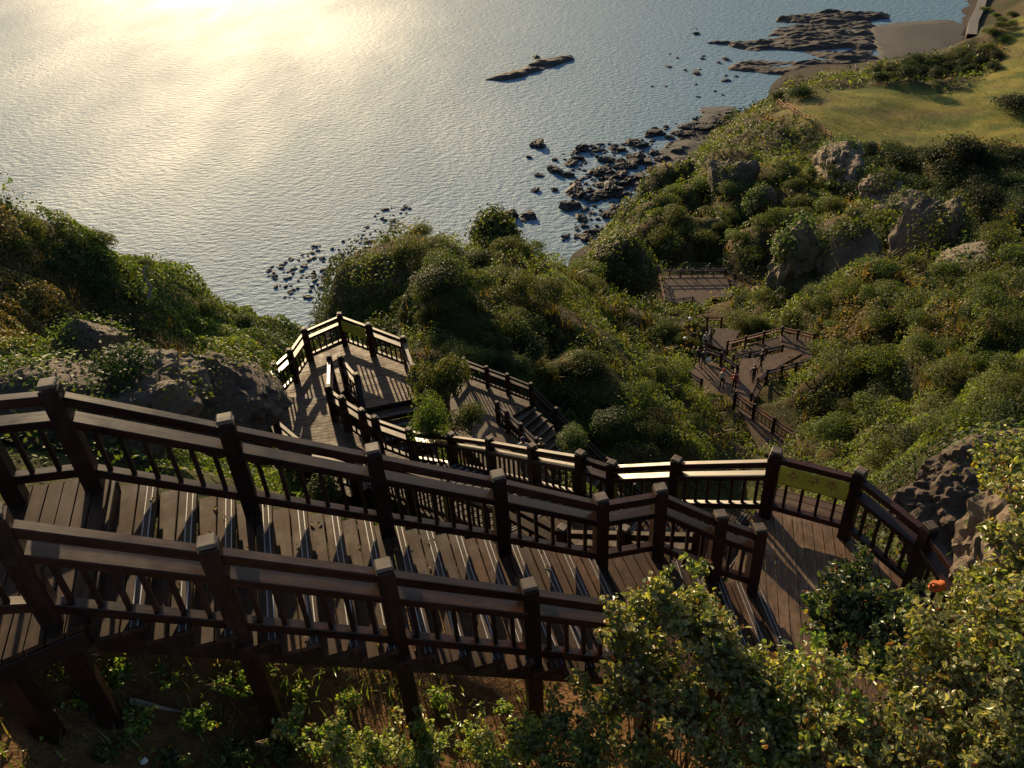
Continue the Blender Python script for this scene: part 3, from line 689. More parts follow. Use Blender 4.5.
far_rail('short railing between the ramp and the return boardwalk', 48.6, ((734, 354), (783, 344)))
far_rail('dark curved railing on the near side of the right ramp', 49.4, ((752, 392), (758, 378), (768, 369), (811, 358)), zs=(50.0, 49.8, 49.5, 48.6))
far_rail('dark railing on the left of the lower landing', 50.3, ((704, 346), (722, 352), (738, 364)))
far_rail('short stub of railing at the left end of the lower landing', 50.3, ((690, 371), (702, 378)))
far_rail('little railing above the small lit deck', 46.0, ((711, 326), (709, 334)), zs=(46.0, 46.2))
far_rail('pair of bright short rails above the small lit deck', 45.0, ((708, 316), (722, 316)), zs=(44.6, 44.6))
FZ = 27.0
landing('far_platform', 'far square plank platform striped by railing shadows', pxpoly(FZ, (660, 275), (725, 274), (733, 296), (706, 299), (707, 309), (694, 309), (693, 301), (665, 304)), FZ, 1.3, M_DECK_OLD, legs=False)
far_rail('long railing along the back of the far platform', FZ, ((659, 269), (725, 268)), 1.5, name='platform_railing', g='railings of the far platform')
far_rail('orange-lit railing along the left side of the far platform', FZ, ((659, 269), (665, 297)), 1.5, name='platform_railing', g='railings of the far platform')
far_rail('front left railing of the far platform', FZ, ((665, 299), (693, 296), (699, 303)), 1.5, name='platform_railing', g='railings of the far platform')
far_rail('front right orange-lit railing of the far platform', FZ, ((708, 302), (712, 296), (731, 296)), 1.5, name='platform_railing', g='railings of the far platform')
landing('far_ramp', 'narrow ramp descending right from the far platform', pxpoly(26.6, (727, 276), (772, 294), (768, 300), (731, 288)), 26.6, 0.2, M_DECK_OLD, legs=False)
far_rail('outer railing of the ramp right of the far platform', 26.6, ((726, 269), (775, 291)), 1.6, name='platform_railing', g='railings of the far platform')
far_rail('inner railing of the ramp right of the far platform', 26.6, ((731, 283), (766, 297)), 1.6, name='platform_railing', g='railings of the far platform')

# ------------------------------------------------------------------ rocks
def rock_mesh(name, seed, mat, sub=4, amp=0.45, flat=1.0, facet=0.0):
    bm = bmesh.new(); bmesh.ops.create_icosphere(bm, subdivisions=sub, radius=1.0)
    v = np.array([x.co[:] for x in bm.verts]); n = v / np.linalg.norm(v, axis=1)[:, None]
    d = 1 + amp * fbm(n * 1.3 + seed * 7.7, 3) + amp * 0.45 * np.abs(fbm(n * 3.4 + seed * 3.1, 3)) + 0.06 * fbm(n * 9 + seed, 3)
    cut = 0.62 + 0.5 * np.random.default_rng(seed).random(7); dirs = np.random.default_rng(seed + 50).normal(size=(7, 3)); dirs /= np.linalg.norm(dirs, axis=1)[:, None]
    w = n * d[:, None]
    for c_, q_ in zip(cut, dirs):
        o = w @ q_ - c_; w = w - np.clip(o, 0, 9)[:, None] * q_ * 0.85
    w[:, 2] *= flat
    for x, c_ in zip(bm.verts, w): x.co = c_
    return mesh_of(bm, name, mat)
def rock(name, label, loc, sc, seed, mat, cat='rock', group=None, rz=0.0, flat=1.0, sub=5):
    o = put(name, rock_mesh(name, seed, mat, sub, amp=0.24 if mat == M_ROCK_SOIL else 0.36, flat=flat), loc=loc, rot=(0, 0, rz), scale=sc)
    return tag(o, label, cat, group)
ROCKS = []   # (centre, scale) used to drape vines
def prock(name, label, px, py, r, sc, seed, mat, dz=0.0, rz=0.0):
    p = at_r(px, py, r); p[2] += dz
    ROCKS.append((p, np.array(sc), seed, rz)); return rock(name, label, p, sc, seed, mat, rz=rz)
prock('rock_outcrop', 'long brown rock outcrop beside the left landing, behind the foreground railing', 215, 402, 13.2, (1.35, 0.9, 0.72), 3, M_ROCK_SOIL, rz=-0.6)
prock('rock_outcrop', 'pale brown rock ledge at the left edge above the foreground railing', 30, 400, 11.0, (1.2, 0.7, 0.35), 5, M_ROCK_SOIL, rz=0.3)
prock('rock_outcrop', 'grey shadowed rock face under the leafy bush at the left', 110, 435, 10.6, (1.3, 0.9, 0.7), 8, M_ROCK, rz=0.9)
prock('rock_outcrop', 'small grey rock showing through the plants of the left hill', 92, 345, 17.5, (0.7, 0.5, 0.6), 11, M_ROCK)
RK = prock('boulder', 'sunlit lichen-covered rock right of the corner landing, hung with vines', 1012, 560, 7.6, (0.62, 0.6, 1.0), 14, M_ROCK_WARM, rz=0.4)
prock('boulder', 'black shadowed boulder behind the corner landing railing', 950, 515, 10.2, (0.8, 0.7, 0.75), 17, M_ROCK_SOIL)  # dark rock standing for a boulder's shaded side and the shadowed hollow there
prock('boulder', 'dark overhanging rock above the vine-hung rock at the right edge', 1000, 472, 11.0, (1.0, 0.7, 0.55), 21, M_ROCK_SOIL)
for (px, py, r, sc, sd, lb, mm) in ((801, 278, 86, (2.6, 2.4, 3.4), 31, 'left of the two tall pinnacles above the lower boardwalk', M_ROCK_WARM), (849, 290, 83, (2.8, 2.2, 3.6), 33, 'squarish tall pinnacle above the lower boardwalk, right of its twin', M_ROCK),
        (928, 268, 92, (3.2, 2.6, 4.2), 36, 'grey rock spire on the right slope', M_ROCK), (968, 292, 83, (4.0, 2.6, 3.0), 39, 'broad dark overhanging boulder on the right slope', M_ROCK),
        (840, 178, 152, (6, 3, 3.2), 42, 'pale rock outcrop below the meadow edge', M_ROCK_WARM), (880, 205, 132, (3, 2.4, 2.4), 45, 'small rock outcrop on the upper slope under the pale outcrop', M_ROCK_WARM),
        (730, 198, 146, (3.2, 3, 3.2), 47, 'brown cliff face on the seaward slope', M_ROCK), (905, 228, 118, (3, 2.5, 2.2), 49, 'low brown rock between bushes on the right slope', M_ROCK_WARM),
        (760, 212, 134, (1.6, 1.6, 1.6), 53, 'small dark rock on the slope above the far platform', M_ROCK)):
    prock('boulder', lb, px, py - 3, r * 0.985, [v_ * 1.3 for v_ in sc], sd, mm, rz=sd, dz=1.3)
knob = prock('rock_stack', 'ivy-covered rock knob left of the far platform', 622, 288, 92, (3.5, 3.0, 6.0), 61, M_ROCK)
prock('rock_stack', 'small leafy rock knob at the sea edge of the ridge', 497, 243, 80, (1.9, 1.8, 2.3), 63, M_ROCK)

SH = [rock_mesh('shore_rock', 70 + i, M_SHORE, 4, 0.6, 0.6) for i in range(7)]
def scatter_poly(poly, n, z=0.1):
    P = np.array(poly, float); out = []
    while len(out) < n:
        p = P.min(0) + rng.random(2) * (P.max(0) - P.min(0))
        c = False
        for i in range(len(P)):
            a, b = P[i], P[i - 1]
            if (a[1] > p[1]) != (b[1] > p[1]) and p[0] < (b[0] - a[0]) * (p[1] - a[1]) / (b[1] - a[1]) + a[0]: c = not c
        if c: out.append(p)
    return out
def shore(poly, n, s0, s1, label, group, pw=2.2):
    for p in scatter_poly(poly, n):
        q = at(p[0], p[1], 0.05); s = s0 + (s1 - s0) * rng.random() ** pw
        o = put('shore_rock', SH[rng.integers(7)], loc=(q[0], q[1], max(0, float(zg(q[0], q[1]))) + 0.12 * s), rot=(0, 0, rng.random() * 6.3), scale=(s * (1 + rng.random() * 0.9), s, s * (0.7 + rng.random() * 0.5)))
        tag(o, label, 'rock', group)
shore(((570, 148), (630, 138), (705, 112), (745, 108), (705, 150), (650, 195), (610, 235), (560, 242), (585, 205), (565, 175)), 176, 0.5, 1.9, 'dark boulder heaped along the shore below the seaward slope', 'boulders heaped along the shore')
shore(((600, 160), (650, 150), (640, 185), (610, 215), (590, 200)), 16, 1.2, 2.4, 'large dark boulder at the middle of the rocky shore', 'large boulders of the rocky shore', 1.5)
shore(((520, 150), (560, 140), (580, 200), (560, 215), (520, 225), (505, 215)), 16, 0.5, 2.4, 'lone dark rock in the blue water off the rocky shore', 'rocks in the water off the shore')
shore(((700, 25), (720, 40), (745, 95), (660, 105), (640, 70)), 22, 0.4, 1.3, 'tiny dark rock awash between the islet and the far reef', 'rocks awash off the far reef')
shore(((262, 272), (310, 245), (350, 240), (385, 205), (412, 205), (395, 250), (375, 275), (330, 300), (285, 300)), 70, 0.18, 0.42, 'small rock awash in the sun-glittering shallows at the left', 'rocks in the glittering shallows', 1.6)

def rubble(name, label, polys, s0, s1):
    base = rock_mesh('rubble_seed', 123, M_SHORE, 2, 0.5, 0.6); v0 = np.empty(len(base.vertices) * 3); base.vertices.foreach_get('co', v0); v0 = v0.reshape(-1, 3); f0 = np.array([p.vertices[:] for p in base.polygons]); V, F = [], []
    for poly, n in polys:
        for p in scatter_poly(poly, n):
            q = at(p[0], p[1], 0.05); s_ = s0 + (s1 - s0) * rng.random() ** 2; a_ = rng.random() * 6.28; c_, n_ = math.cos(a_), math.sin(a_)
            w_ = v0 * np.array([s_ * (1 + rng.random()), s_, s_ * 0.8]); F.append(f0 + len(V) * len(v0))
            V.append(np.stack([w_[:, 0] * c_ - w_[:, 1] * n_ + q[0], w_[:, 0] * n_ + w_[:, 1] * c_ + q[1], w_[:, 2] + max(0, float(zg(q[0], q[1]))) + 0.1 * s_], 1))
    me = bpy.data.meshes.new(name); set_mesh(me, np.concatenate(V), np.concatenate(F)); me.materials.append(M_SHORE); o = put(name, me); o['kind'] = 'stuff'; o['label'] = label
rubble('shore_rubble', 'small stones and rubble along the rocky shore and in the shallows', [(((560, 150), (640, 140), (705, 110), (745, 106), (715, 150), (660, 200), (615, 245), (560, 242), (585, 205)), 620), (((262, 272), (310, 245), (350, 240), (385, 205), (412, 205), (395, 250), (375, 275), (330, 300), (285, 300)), 260)], 0.10, 0.62)
def shelf(name, label, poly, h, mat, seed, res=0.9, cat='reef', kind=None, soft=4.0, rough=1.0, base=-0.35, ridge=True):
    P = np.array([at(a, b, 0)[:2] for a, b in poly]); lo = P.min(0) - 2; hi = P.max(0) + 2
    X, Y = np.meshgrid(np.arange(lo[0], hi[0], res), np.arange(lo[1], hi[1], res * 1.6))
    ins = np.zeros(X.shape, bool); dist = np.full(X.shape, 1e9)
    for i in range(len(P)):
        a, b = P[i], P[i - 1]
        if a[1] != b[1]:
            m = ((a[1] > Y) != (b[1] > Y)) & (X < (b[0] - a[0]) * (Y - a[1]) / (b[1] - a[1]) + a[0]); ins ^= m
        d = b - a; t = np.clip(((X - a[0]) * d[0] + (Y - a[1]) * d[1]) / (d @ d), 0, 1)
        dist = np.minimum(dist, np.hypot(X - a[0] - t * d[0], Y - a[1] - t * d[1]))
    sd = np.where(ins, dist, -dist) + soft * 0.7 * fbm(p2(X, Y, 9, seed), 3) * rough
    m = np.clip(sd / soft, -0.4, 1)
    n = fbm(p2(X * 0.35 + Y * 0.12, Y, 4.0, seed + 3), 4) if ridge else fbm(p2(X, Y, 12, seed + 3), 2) * 0.3
    Z = np.where(sd < 0, -0.6, 0) + m * (h * 0.6 + h * 0.9 * n * rough) + base + 0.15 * fbm(p2(X, Y, 1.4, seed), 2) * rough
    o = put(name, grid_mesh(name, X, Y, np.maximum(Z, -1.5)), mat=mat)
    if kind: o['kind'] = kind
    else: tag(o, label, cat)
    return o
shelf('reef', 'broad dark rock reef reaching out from the far beach', ((705, 43), (760, 40), (775, 28), (830, 22), (872, 22), (878, 55), (888, 62), (860, 74), (820, 80), (728, 70), (740, 60), (800, 62), (828, 60), (800, 52), (745, 50)), 1.0, M_REEF, 5, soft=3, base=0.05, res=0.6)
shelf('reef', 'thin dark rock spur at the far tip of the reef', ((772, 22), (785, 16), (830, 12), (890, 14), (892, 20), (840, 24), (800, 24)), 1.5, M_REEF, 9, soft=2.5, base=0.05, res=0.6)
shelf('islet', 'low reddish rock islet alone in the bay', ((480, 80), (520, 70), (535, 62), (573, 56), (574, 60), (545, 70), (522, 77), (500, 82)), 1.5, M_REEF, 12, soft=2.0, res=0.7, base=0.2, rough=0.6)
shelf('islet', 'small dark rock just off the reddish islet', ((533, 57), (537, 55), (540, 58), (535, 59)), 1.2, M_REEF, 14, soft=1.0, res=0.5, base=0.4, rough=0.3)
def sand_mat(name, a, b_):
    m, t, b = mat_new(name); co = t.nodes.new('ShaderNodeTexCoord').outputs['Object']
    n = noise(t, co, 0.05, 4, 0.5); n2 = noise(t, co, 0.8, 4, 0.6)
    c = mixc(t, 0.3, ramp(t, n, [(0.35, a), (0.65, b_)]), ramp(t, n2, [(0.3, a), (0.7, b_)])); t.links.new(c, b.inputs['Base Color']); b.inputs['Roughness'].default_value = 0.8
    return m
M_SAND = sand_mat('dark_beach_sand', (0.030, 0.024, 0.020), (0.062, 0.048, 0.038))
shelf('beach', None, ((872, 28), (905, 22), (955, 20), (966, 28), (965, 60), (930, 64), (885, 62), (872, 45)), 1.0, M_SAND, 21, kind='structure', soft=9, rough=0.15, base=0.5, res=1.5, ridge=False)
shelf('shingle_shore', None, ((700, 108), (735, 108), (700, 160), (650, 205), (615, 250), (590, 250), (600, 225), (625, 205), (640, 180), (660, 150)), 0.7, sand_mat('wet_shingle', (0.022, 0.019, 0.017), (0.052, 0.043, 0.037)), 24, kind='structure', soft=7, rough=0.5, base=0.05, res=0.9)
# coastal road with a low sea wall
def strip_road():
    c = [at(a, b, 2.6) for a, b in ((972, 34), (974, 20), (980, 8), (984, -6), (980, -20))]
    bm = bmesh.new(); L = []
    for i, p in enumerate(c):
        d = (c[min(i + 1, len(c) - 1)] - c[max(i - 1, 0)])[:2]; d /= np.linalg.norm(d); n = np.array([-d[1], d[0]])
        L.append([bm.verts.new((p[0] + n[0] * s, p[1] + n[1] * s, 2.6 + z)) for s, z in ((-1.7, -2.5), (-1.7, 0), (1.7, 0), (1.7, -2.5))])
    for a, b in zip(L[:-1], L[1:]):
        for k in range(3): bm.faces.new((a[k], a[k + 1], b[k + 1], b[k]))
    bmesh.ops.recalc_face_normals(bm, faces=bm.faces)
    o = put('coastal_road', mesh_of(bm, 'coastal_road', simple('pale_concrete', (0.15, 0.135, 0.12), 0.85, 0, 0.3, 0.6))); o['kind'] = 'structure'
strip_road()

# ------------------------------------------------------------------ leaves
def leaf_arrays(C, N, S, shape, w=0.5, r=None):
    r = r or rng
    n = len(C); N = N / np.linalg.norm(N, axis=1)[:, None]
    A = r.normal(size=(n, 3)); T = A - (A * N).sum(1)[:, None] * N; T /= np.linalg.norm(T, axis=1)[:, None]
    Bv = np.cross(N, T); S = np.asarray(S)[:, None]; hw = S * w * 0.5
    if shape == 'quad':
        v = np.stack([C - T * S * 0.5, C + Bv * hw + N * S * 0.06, C + T * S * 0.5, C - Bv * hw + N * S * 0.06], 1)
        f = np.arange(n * 4).reshape(n, 4); k = 4
    else:
        up = N * S * 0.10
        v = np.stack([C - T * S * 0.5, C - T * S * 0.18 + Bv * hw + up, C + T * S * 0.2 + Bv * hw * 0.85 + up, C + T * S * 0.5 - N * S * 0.12,
                      C + T * S * 0.2 - Bv * hw * 0.85 + up, C - T * S * 0.18 - Bv * hw + up], 1)
        i = np.arange(n)[:, None] * 6
        f = np.concatenate([i + np.array([[0, 3, 2, 1]]), i + np.array([[0, 5, 4, 3]])], 0); k = 6
    return v.reshape(-1, 3), f, k
def leaf_obj_mesh(name, C, N, S, col, mat, shape='quad', w=0.5):
    v, f, k = leaf_arrays(C, N, S, shape, w)
    me = bpy.data.meshes.new(name); set_mesh(me, v, f); set_col(me, np.repeat(col, k, axis=0)); me.materials.append(mat)
    return me
PAL = {'pale': ((0.1395, 0.1600, 0.0700), (0.1935, 0.2037, 0.0920), (0.0810, 0.1067, 0.0420)), 'olive': ((0.0836, 0.1194, 0.0285), (0.1353, 0.1683, 0.0418), (0.0508, 0.0855, 0.0238)), 'dark': ((0.0333, 0.0589, 0.0210), (0.0504, 0.0770, 0.0250), (0.0243, 0.0427, 0.0160)),
       'fresh': ((0.1075, 0.1622, 0.0320), (0.1705, 0.2141, 0.0460), (0.0680, 0.1142, 0.0270)), 'dry': ((0.192, 0.150, 0.060), (0.144, 0.102, 0.042), (0.102, 0.090, 0.034)), 'deep': ((0.018, 0.032, 0.012), (0.028, 0.044, 0.015), (0.014, 0.024, 0.010))}
def pal(kind, n, jit=0.22, r=None):
    r = r or rng
    p = np.array(PAL[kind]); c = p[r.integers(0, 3, n)]
    return c * (1 + jit * r.normal(size=(n, 1))).clip(0.4, 1.8)
def crown_mesh(name, seed, n, leaf, kind, mat, lumps=8, flat=0.8, stems=True, shape='quad', spread=0.62, extra=None):
    r = np.random.default_rng(seed)
    cs = r.normal(size=(lumps, 3)); cs /= np.linalg.norm(cs, axis=1)[:, None]; cs *= (spread * r.random((lumps, 1)) ** 0.5); cs[:, 2] = np.abs(cs[:, 2]) * 0.9
    rs = 0.30 + 0.28 * r.random(lumps); w = rs ** 2 / (rs ** 2).sum()
    li = r.choice(lumps, n, p=w); d = r.normal(size=(n, 3)); d /= np.linalg.norm(d, axis=1)[:, None]; d[:, 2] = np.where(d[:, 2] < -0.35, -d[:, 2], d[:, 2])
    rad = rs[li] * (1 - 0.55 * r.random(n) ** 2.2 + 0.16 * r.normal(size=n) * (r.random(n) < 0.35))
    C = cs[li] + d * rad[:, None]; C[:, 2] *= flat
    N = d * 0.6 + np.array([0, 0, 0.45]) + r.normal(size=(n, 3)) * 0.55
    col = pal(kind, n, 0.2, r); 
    k = r.random(n) < 0.06; col[k] = pal('dry' if kind != 'dark' else 'olive', int(k.sum()), 0.2, r)
    S = leaf * (0.6 + 0.8 * r.random(n))
    me = leaf_obj_mesh(name, C, N, S, col * 0.82, mat, shape)
    return me, cs, rs
def stem_mesh(name, cs, base=(0, 0, -0.35), rad=0.03, flat=0.8):
    bm = bmesh.new(); base = Vector(base)
    for c in cs:
        tip = Vector((c[0], c[1], c[2] * flat)); mid = base.lerp(tip, 0.5) + Vector((random.uniform(-.08, .08), random.uniform(-.08, .08), 0.03))
        prev = None
        for q, rr in ((base, rad), (mid, rad * 0.7), (tip, rad * 0.3)):
            ring = [bm.verts.new(q + Vector((math.cos(a) * rr, math.sin(a) * rr, 0))) for a in (0, 2.1, 4.2)]
            if prev:
                for i in range(3): bm.faces.new((prev[i], prev[(i + 1) % 3], ring[(i + 1) % 3], ring[i]))
            prev = ring
    return mesh_of(bm, name, M_STEM)

SHRUB = {}
def protos(key, kinds, n, leaf, flat, lumps=8, num=3, mat=None, rad=0.03):
    out = []
    for i in range(num):
        me, cs, rs = crown_mesh('foliage', hash_seed(key) + i, n, leaf, kinds[i % len(kinds)], mat or M_SHRUB, lumps, flat)
        out.append((me, stem_mesh('stem', cs, (0, 0, -0.45), rad, flat)))
    SHRUB[key] = out
def hash_seed(s): return sum(ord(c) * (i + 3) for i, c in enumerate(s)) % 9973
protos('mid', ('olive', 'fresh', 'dark'), 5200, 0.062, 0.72, 11, 4)
protos('far', ('olive', 'fresh', 'olive'), 3600, 0.080, 0.62, 12, 4)
protos('fardark', ('dark', 'deep'), 3600, 0.080, 0.8, 12, 3)
protos('near', ('olive', 'dark', 'fresh'), 3800, 0.078, 0.8, 9, 4)
def plant(key, loc, s, label, cat, group=None, name='shrub', sz=1.0, part=False, trunk=None):
    me, st = SHRUB[key][rng.integers(len(SHRUB[key]))]
    e = empty(name, loc, label, cat, group, rng.random() * 6.28)
    sc = (s * (0.85 + 0.3 * rng.random()), s * (0.85 + 0.3 * rng.random()), s * sz * (0.85 + 0.3 * rng.random()))
    put('crown', me, e, (0, 0, 0.35 * sc[2]), scale=sc)
    if part: put('trunk' if trunk else 'stem', st, e, (0, 0, 0.35 * sc[2]), scale=sc)
    return e
def zone(poly, n, s0, s1, key, label, cat, group, name='shrub', sz=1.0, clear=0.3, part=False, tries=12):
    done = 0; pts = scatter_poly(poly, n * tries); put_ = []
    for p in pts:
        if done >= n: break
        q, r = hit(p[0], p[1]); s = s0 + (s1 - s0) * rng.random() ** 1.4
        if q[2] < 1.5: continue
        s = min(s, 0.042 * r)
        d, h = walk_dist(q[0], q[1])
        if d < s * 0.75 + clear: continue
        if any(math.hypot(q[0] - a[0], q[1] - a[1]) < (s + a[2]) * 0.42 for a in put_): continue
        plant(key, (q[0], q[1], q[2] - 0.08 * s), s, label, cat, group, name, sz, part); put_.append((q[0], q[1], s)); done += 1
zone(((0, 200), (60, 225), (160, 268), (270, 335), (230, 350), (150, 320), (60, 330), (0, 330)), 22, 0.4, 0.85, 'near', 'low leafy shrub on the left hill above the glittering sea', 'shrub', 'shrubs of the left hill')
zone(((420, 300), (480, 300), (590, 360), (680, 400), (720, 440), (600, 450), (560, 420), (430, 350)), 42, 0.7, 1.7, 'mid', 'round bush on the slope between the middle landing and the lower boardwalk', 'bush', 'bushes of the middle slope')
zone(((330, 300), (400, 290), (420, 330), (330, 330)), 6, 0.6, 1.2, 'mid', 'bush just behind the sunny platform', 'bush', 'bushes behind the sunny platform')
zone(((392, 240), (440, 235), (500, 250), (590, 260), (600, 330), (500, 310), (390, 285)), 30, 1.2, 2.6, 'mid', 'billowing bush on the ridge above the sea', 'bush', 'bushes of the ridge')
zone(((800, 290), (1024, 290), (1024, 470), (880, 470), (830, 440), (820, 370)), 44, 1.2, 2.7, 'mid', 'rounded bush on the slope right of the lower boardwalk', 'bush', 'bushes of the right slope')
zone(((640, 305), (700, 310), (700, 345), (690, 400), (640, 380)), 12, 0.9, 1.8, 'mid', 'bush on the left side of the lower boardwalk', 'bush', 'bushes left of the lower boardwalk')
zone(((730, 295), (820, 305), (815, 325), (735, 335)), 9, 1.2, 2.1, 'mid', 'rounded bush between the far platform and the return boardwalk', 'bush', 'bushes below the far platform')
zone(((650, 215), (720, 160), (830, 160), (850, 250), (740, 262), (640, 262)), 48, 1.5, 3.6, 'far', 'low spreading bush on the seaward slope above the far platform', 'bush', 'bushes of the seaward slope')
zone(((830, 200), (1024, 250), (1024, 290), (830, 270)), 20, 1.5, 3.2, 'far', 'low spreading bush among the boulders of the right slope', 'bush', 'bushes among the boulders')
zone(((800, 146), (1024, 160), (1024, 235), (900, 215), (840, 185)), 44, 3.0, 5.2, 'fardark', 'dark green tree of the grove below the meadow', 'tree', 'trees of the dark grove', 'tree', 0.85, part=True)
zone(((880, 72), (1000, 52), (1000, 72), (940, 80), (870, 84)), 30, 2.6, 4.4, 'fardark', 'dark hedge bush between the meadow and the beach', 'bush', 'hedge bushes by the beach', 'bush')
zone(((975, 0), (1024, 0), (1010, 40), (985, 50)), 10, 2.2, 3.6, 'far', 'bush on the bank beside the coastal road', 'bush', 'bushes beside the coastal road')
for px, py, s, k, lb in ((800, 98, 5.2, 'fardark', 'large dark bush at the seaward corner of the meadow'), (1012, 112, 6.0, 'fardark', 'large dark bush at the right edge of the meadow'), (778, 100, 3.4, 'fardark', 'smaller dark bush at the cliff end of the meadow')):
    q, r = hit(px, py); plant(k, q - np.array([0, 0, 0.3]), s, lb, 'bush', name='bush', sz=0.7)
def bush_at(px, py, r, s, key, label, sz=1.0, name='bush'):
    p = at_r(px, py, r); return plant(key, (p[0], p[1], p[2] - 0.35 * s * sz), s, label, 'bush', None, name, sz, part=True)
bush_at(445, 392, 19.2, 1.15, 'near', 'loose sunlit bush right of the sunny platform', 1.4)
bush_at(430, 425, 16.5, 0.75, 'near', 'small lit bush just behind the sun-struck railing', 1.2)
bush_at(470, 425, 18.6, 0.8, 'near', 'bushy plant beside the ribbed middle flight', 1.1)
bush_at(572, 442, 24.0, 0.85, 'near', 'small feathery bush right of the two walkers')
bush_at(610, 425, 27.0, 1.2, 'near', 'bush covering the foot of the shaded flight')
bush_at(128, 378, 10.9, 0.85, 'near', 'glossy bush topped with lit leaves on the left rock', 0.75)
bush_at(170, 388, 11.2, 0.7, 'near', 'dark drooping bush on the left rock, right of the glossy one', 0.8)
bush_at(325, 490, 9.6, 0.42, 'near', 'small bright plant behind the foreground railing near the left landing', 1.0)
bush_at(840, 235, 118, 4.2, 'mid', 'big round bush on the right slope near the boulders', 0.8)
bush_at(935, 345, 56, 3.3, 'mid', 'biggest dark round bush on the right slope', 0.9)
bush_at(1000, 400, 33, 1.9, 'mid', 'tall bush at the right edge above the vine-hung rock', 1.0)

# ------------------------------------------------------------------ ground cover of the slopes
def cover(name, n, r0, r1, a0, a1, k, label=None, zmin=2.0, far_fade=170, mat=None, lift=0.35, w=0.6, meadow=False, val=1.0):
    a = math.radians(a0) + (math.radians(a1) - math.radians(a0)) * rng.random(n)
    lrr = math.log(r0) + (math.log(r1) - math.log(r0)) * rng.random(n); r = np.exp(lrr)
    x = r * np.sin(a); y = r * np.cos(a); z = zg(x, y); sl = np.hypot(r, CAM_H - z)
    d, h = walk_dist(x, y)
    dens = np.clip(fbm(p2(x, y, 1.7, 6.0), 3) * 1.2 + 0.75, 0.12, 1)
    ee = 0.35 * np.clip(r / 20, 0.4, 4); g1 = (zg(x + ee, y) - zg(x - ee, y)) / (2 * ee); g2 = (zg(x, y + ee) - zg(x, y - ee)) / (2 * ee)
    dens = dens * np.clip(0.42 * np.sqrt(1 + 2.2 * (g1 * g1 + g2 * g2)), 0.4, 1.0) * (1.0 + 0.0 * r)
    dens = np.where(np.hypot(g1, g2) > 1.1, np.maximum(dens, 0.8), dens)
    far = np.clip(poly_in(MEADOW, x, y) / 4 + 0.5, 0, 1)
    if meadow: far = 1 - far
    keep = (z > zmin) & ((d > 0.12) | (z < h - 1.0) & (d > 0)) & (rng.random(n) < dens * (1 - far)) & ((r > 10) | (rng.random(n) < 0.55))
    x, y, z, sl, r, d, h = (v[keep] for v in (x, y, z, sl, r, d, h)); m = len(x)
    lump = np.clip(fbm(p2(x, y, 1.3, 3.0), 3) * 0.8 + 0.4, 0, 1.2) * np.clip(r / 22, 0.3, 2.2) * (0.12 if meadow else 1.0)
    S = sl * k * (0.55 + 0.9 * rng.random(m))
    zt = lump * lift * 2.2 * (1 - 0.5 * rng.random(m) ** 2) + S * 0.3
    zt = np.where(d < 0.8, np.minimum(zt, np.maximum(0.05, h - z - 0.15)), zt)
    e = 0.35 * np.clip(r / 20, 0.4, 4)
    gxn = (zg(x + e, y) - zg(x - e, y)) / (2 * e); gyn = (zg(x, y + e) - zg(x, y - e)) / (2 * e)
    N = np.stack([-gxn, -gyn, np.ones(m)], 1); N /= np.linalg.norm(N, axis=1)[:, None]; N = N + rng.normal(size=(m, 3)) * (0.35 if meadow else 0.75)
    Nn = np.stack([-gxn, -gyn, np.ones(m)], 1); Nn /= np.linalg.norm(Nn, axis=1)[:, None]
    C = np.stack([x, y, z + zt * 0.5], 1) + Nn * (zt * 0.5)[:, None]
    walk_ok = (walk_dist(C[:, 0], C[:, 1])[0] > 0.05) | (d > 3); C = np.where(walk_ok[:, None], C, np.stack([x, y, z + zt], 1))
    t1 = fbm(p2(x, y, 4.5, 2.0), 3) + np.clip(r / 60, 0, 1) * 0.8 * fbm(p2(x, y, 15, 5.0), 3); t2 = fbm(p2(x, y, 7.0, 12.0), 3)
    col = pal('olive', m, 0.17); q = t1 > 0.2; col[q] = pal('fresh', int(q.sum()), 0.17); q = t1 < -0.15; col[q] = pal('dark', int(q.sum()), 0.2)
    q = (t2 > 0.5) | (rng.random(m) < 0.02); col[q] = pal('dry', int(q.sum()), 0.2)
    me = leaf_obj_mesh(name, C, N, S, col * val, mat or M_COVER, 'quad', w)
    o = put(name, me); o['kind'] = 'stuff'
    if label: o['label'] = label
    return o
cover('ground_cover', 1700000, 13, 300, -47, 40, 0.0029, 'dense creeping plants over the slopes', zmin=0.9, val=0.98)
cover('meadow_grass', 240000, 165, 420, 10, 40, 0.0010, 'short rough grass of the far meadow', zmin=4.0, val=0.95, meadow=True)
cover('hill_cover', 330000, 14, 46, -50, -12, 0.0032, 'creeping plants over the left hill', val=0.95)
cover('undergrowth', 70000, 3.2, 15, -42, 44, 0.0066, 'leaf litter and low weeds under the foreground stairs', lift=0.3)
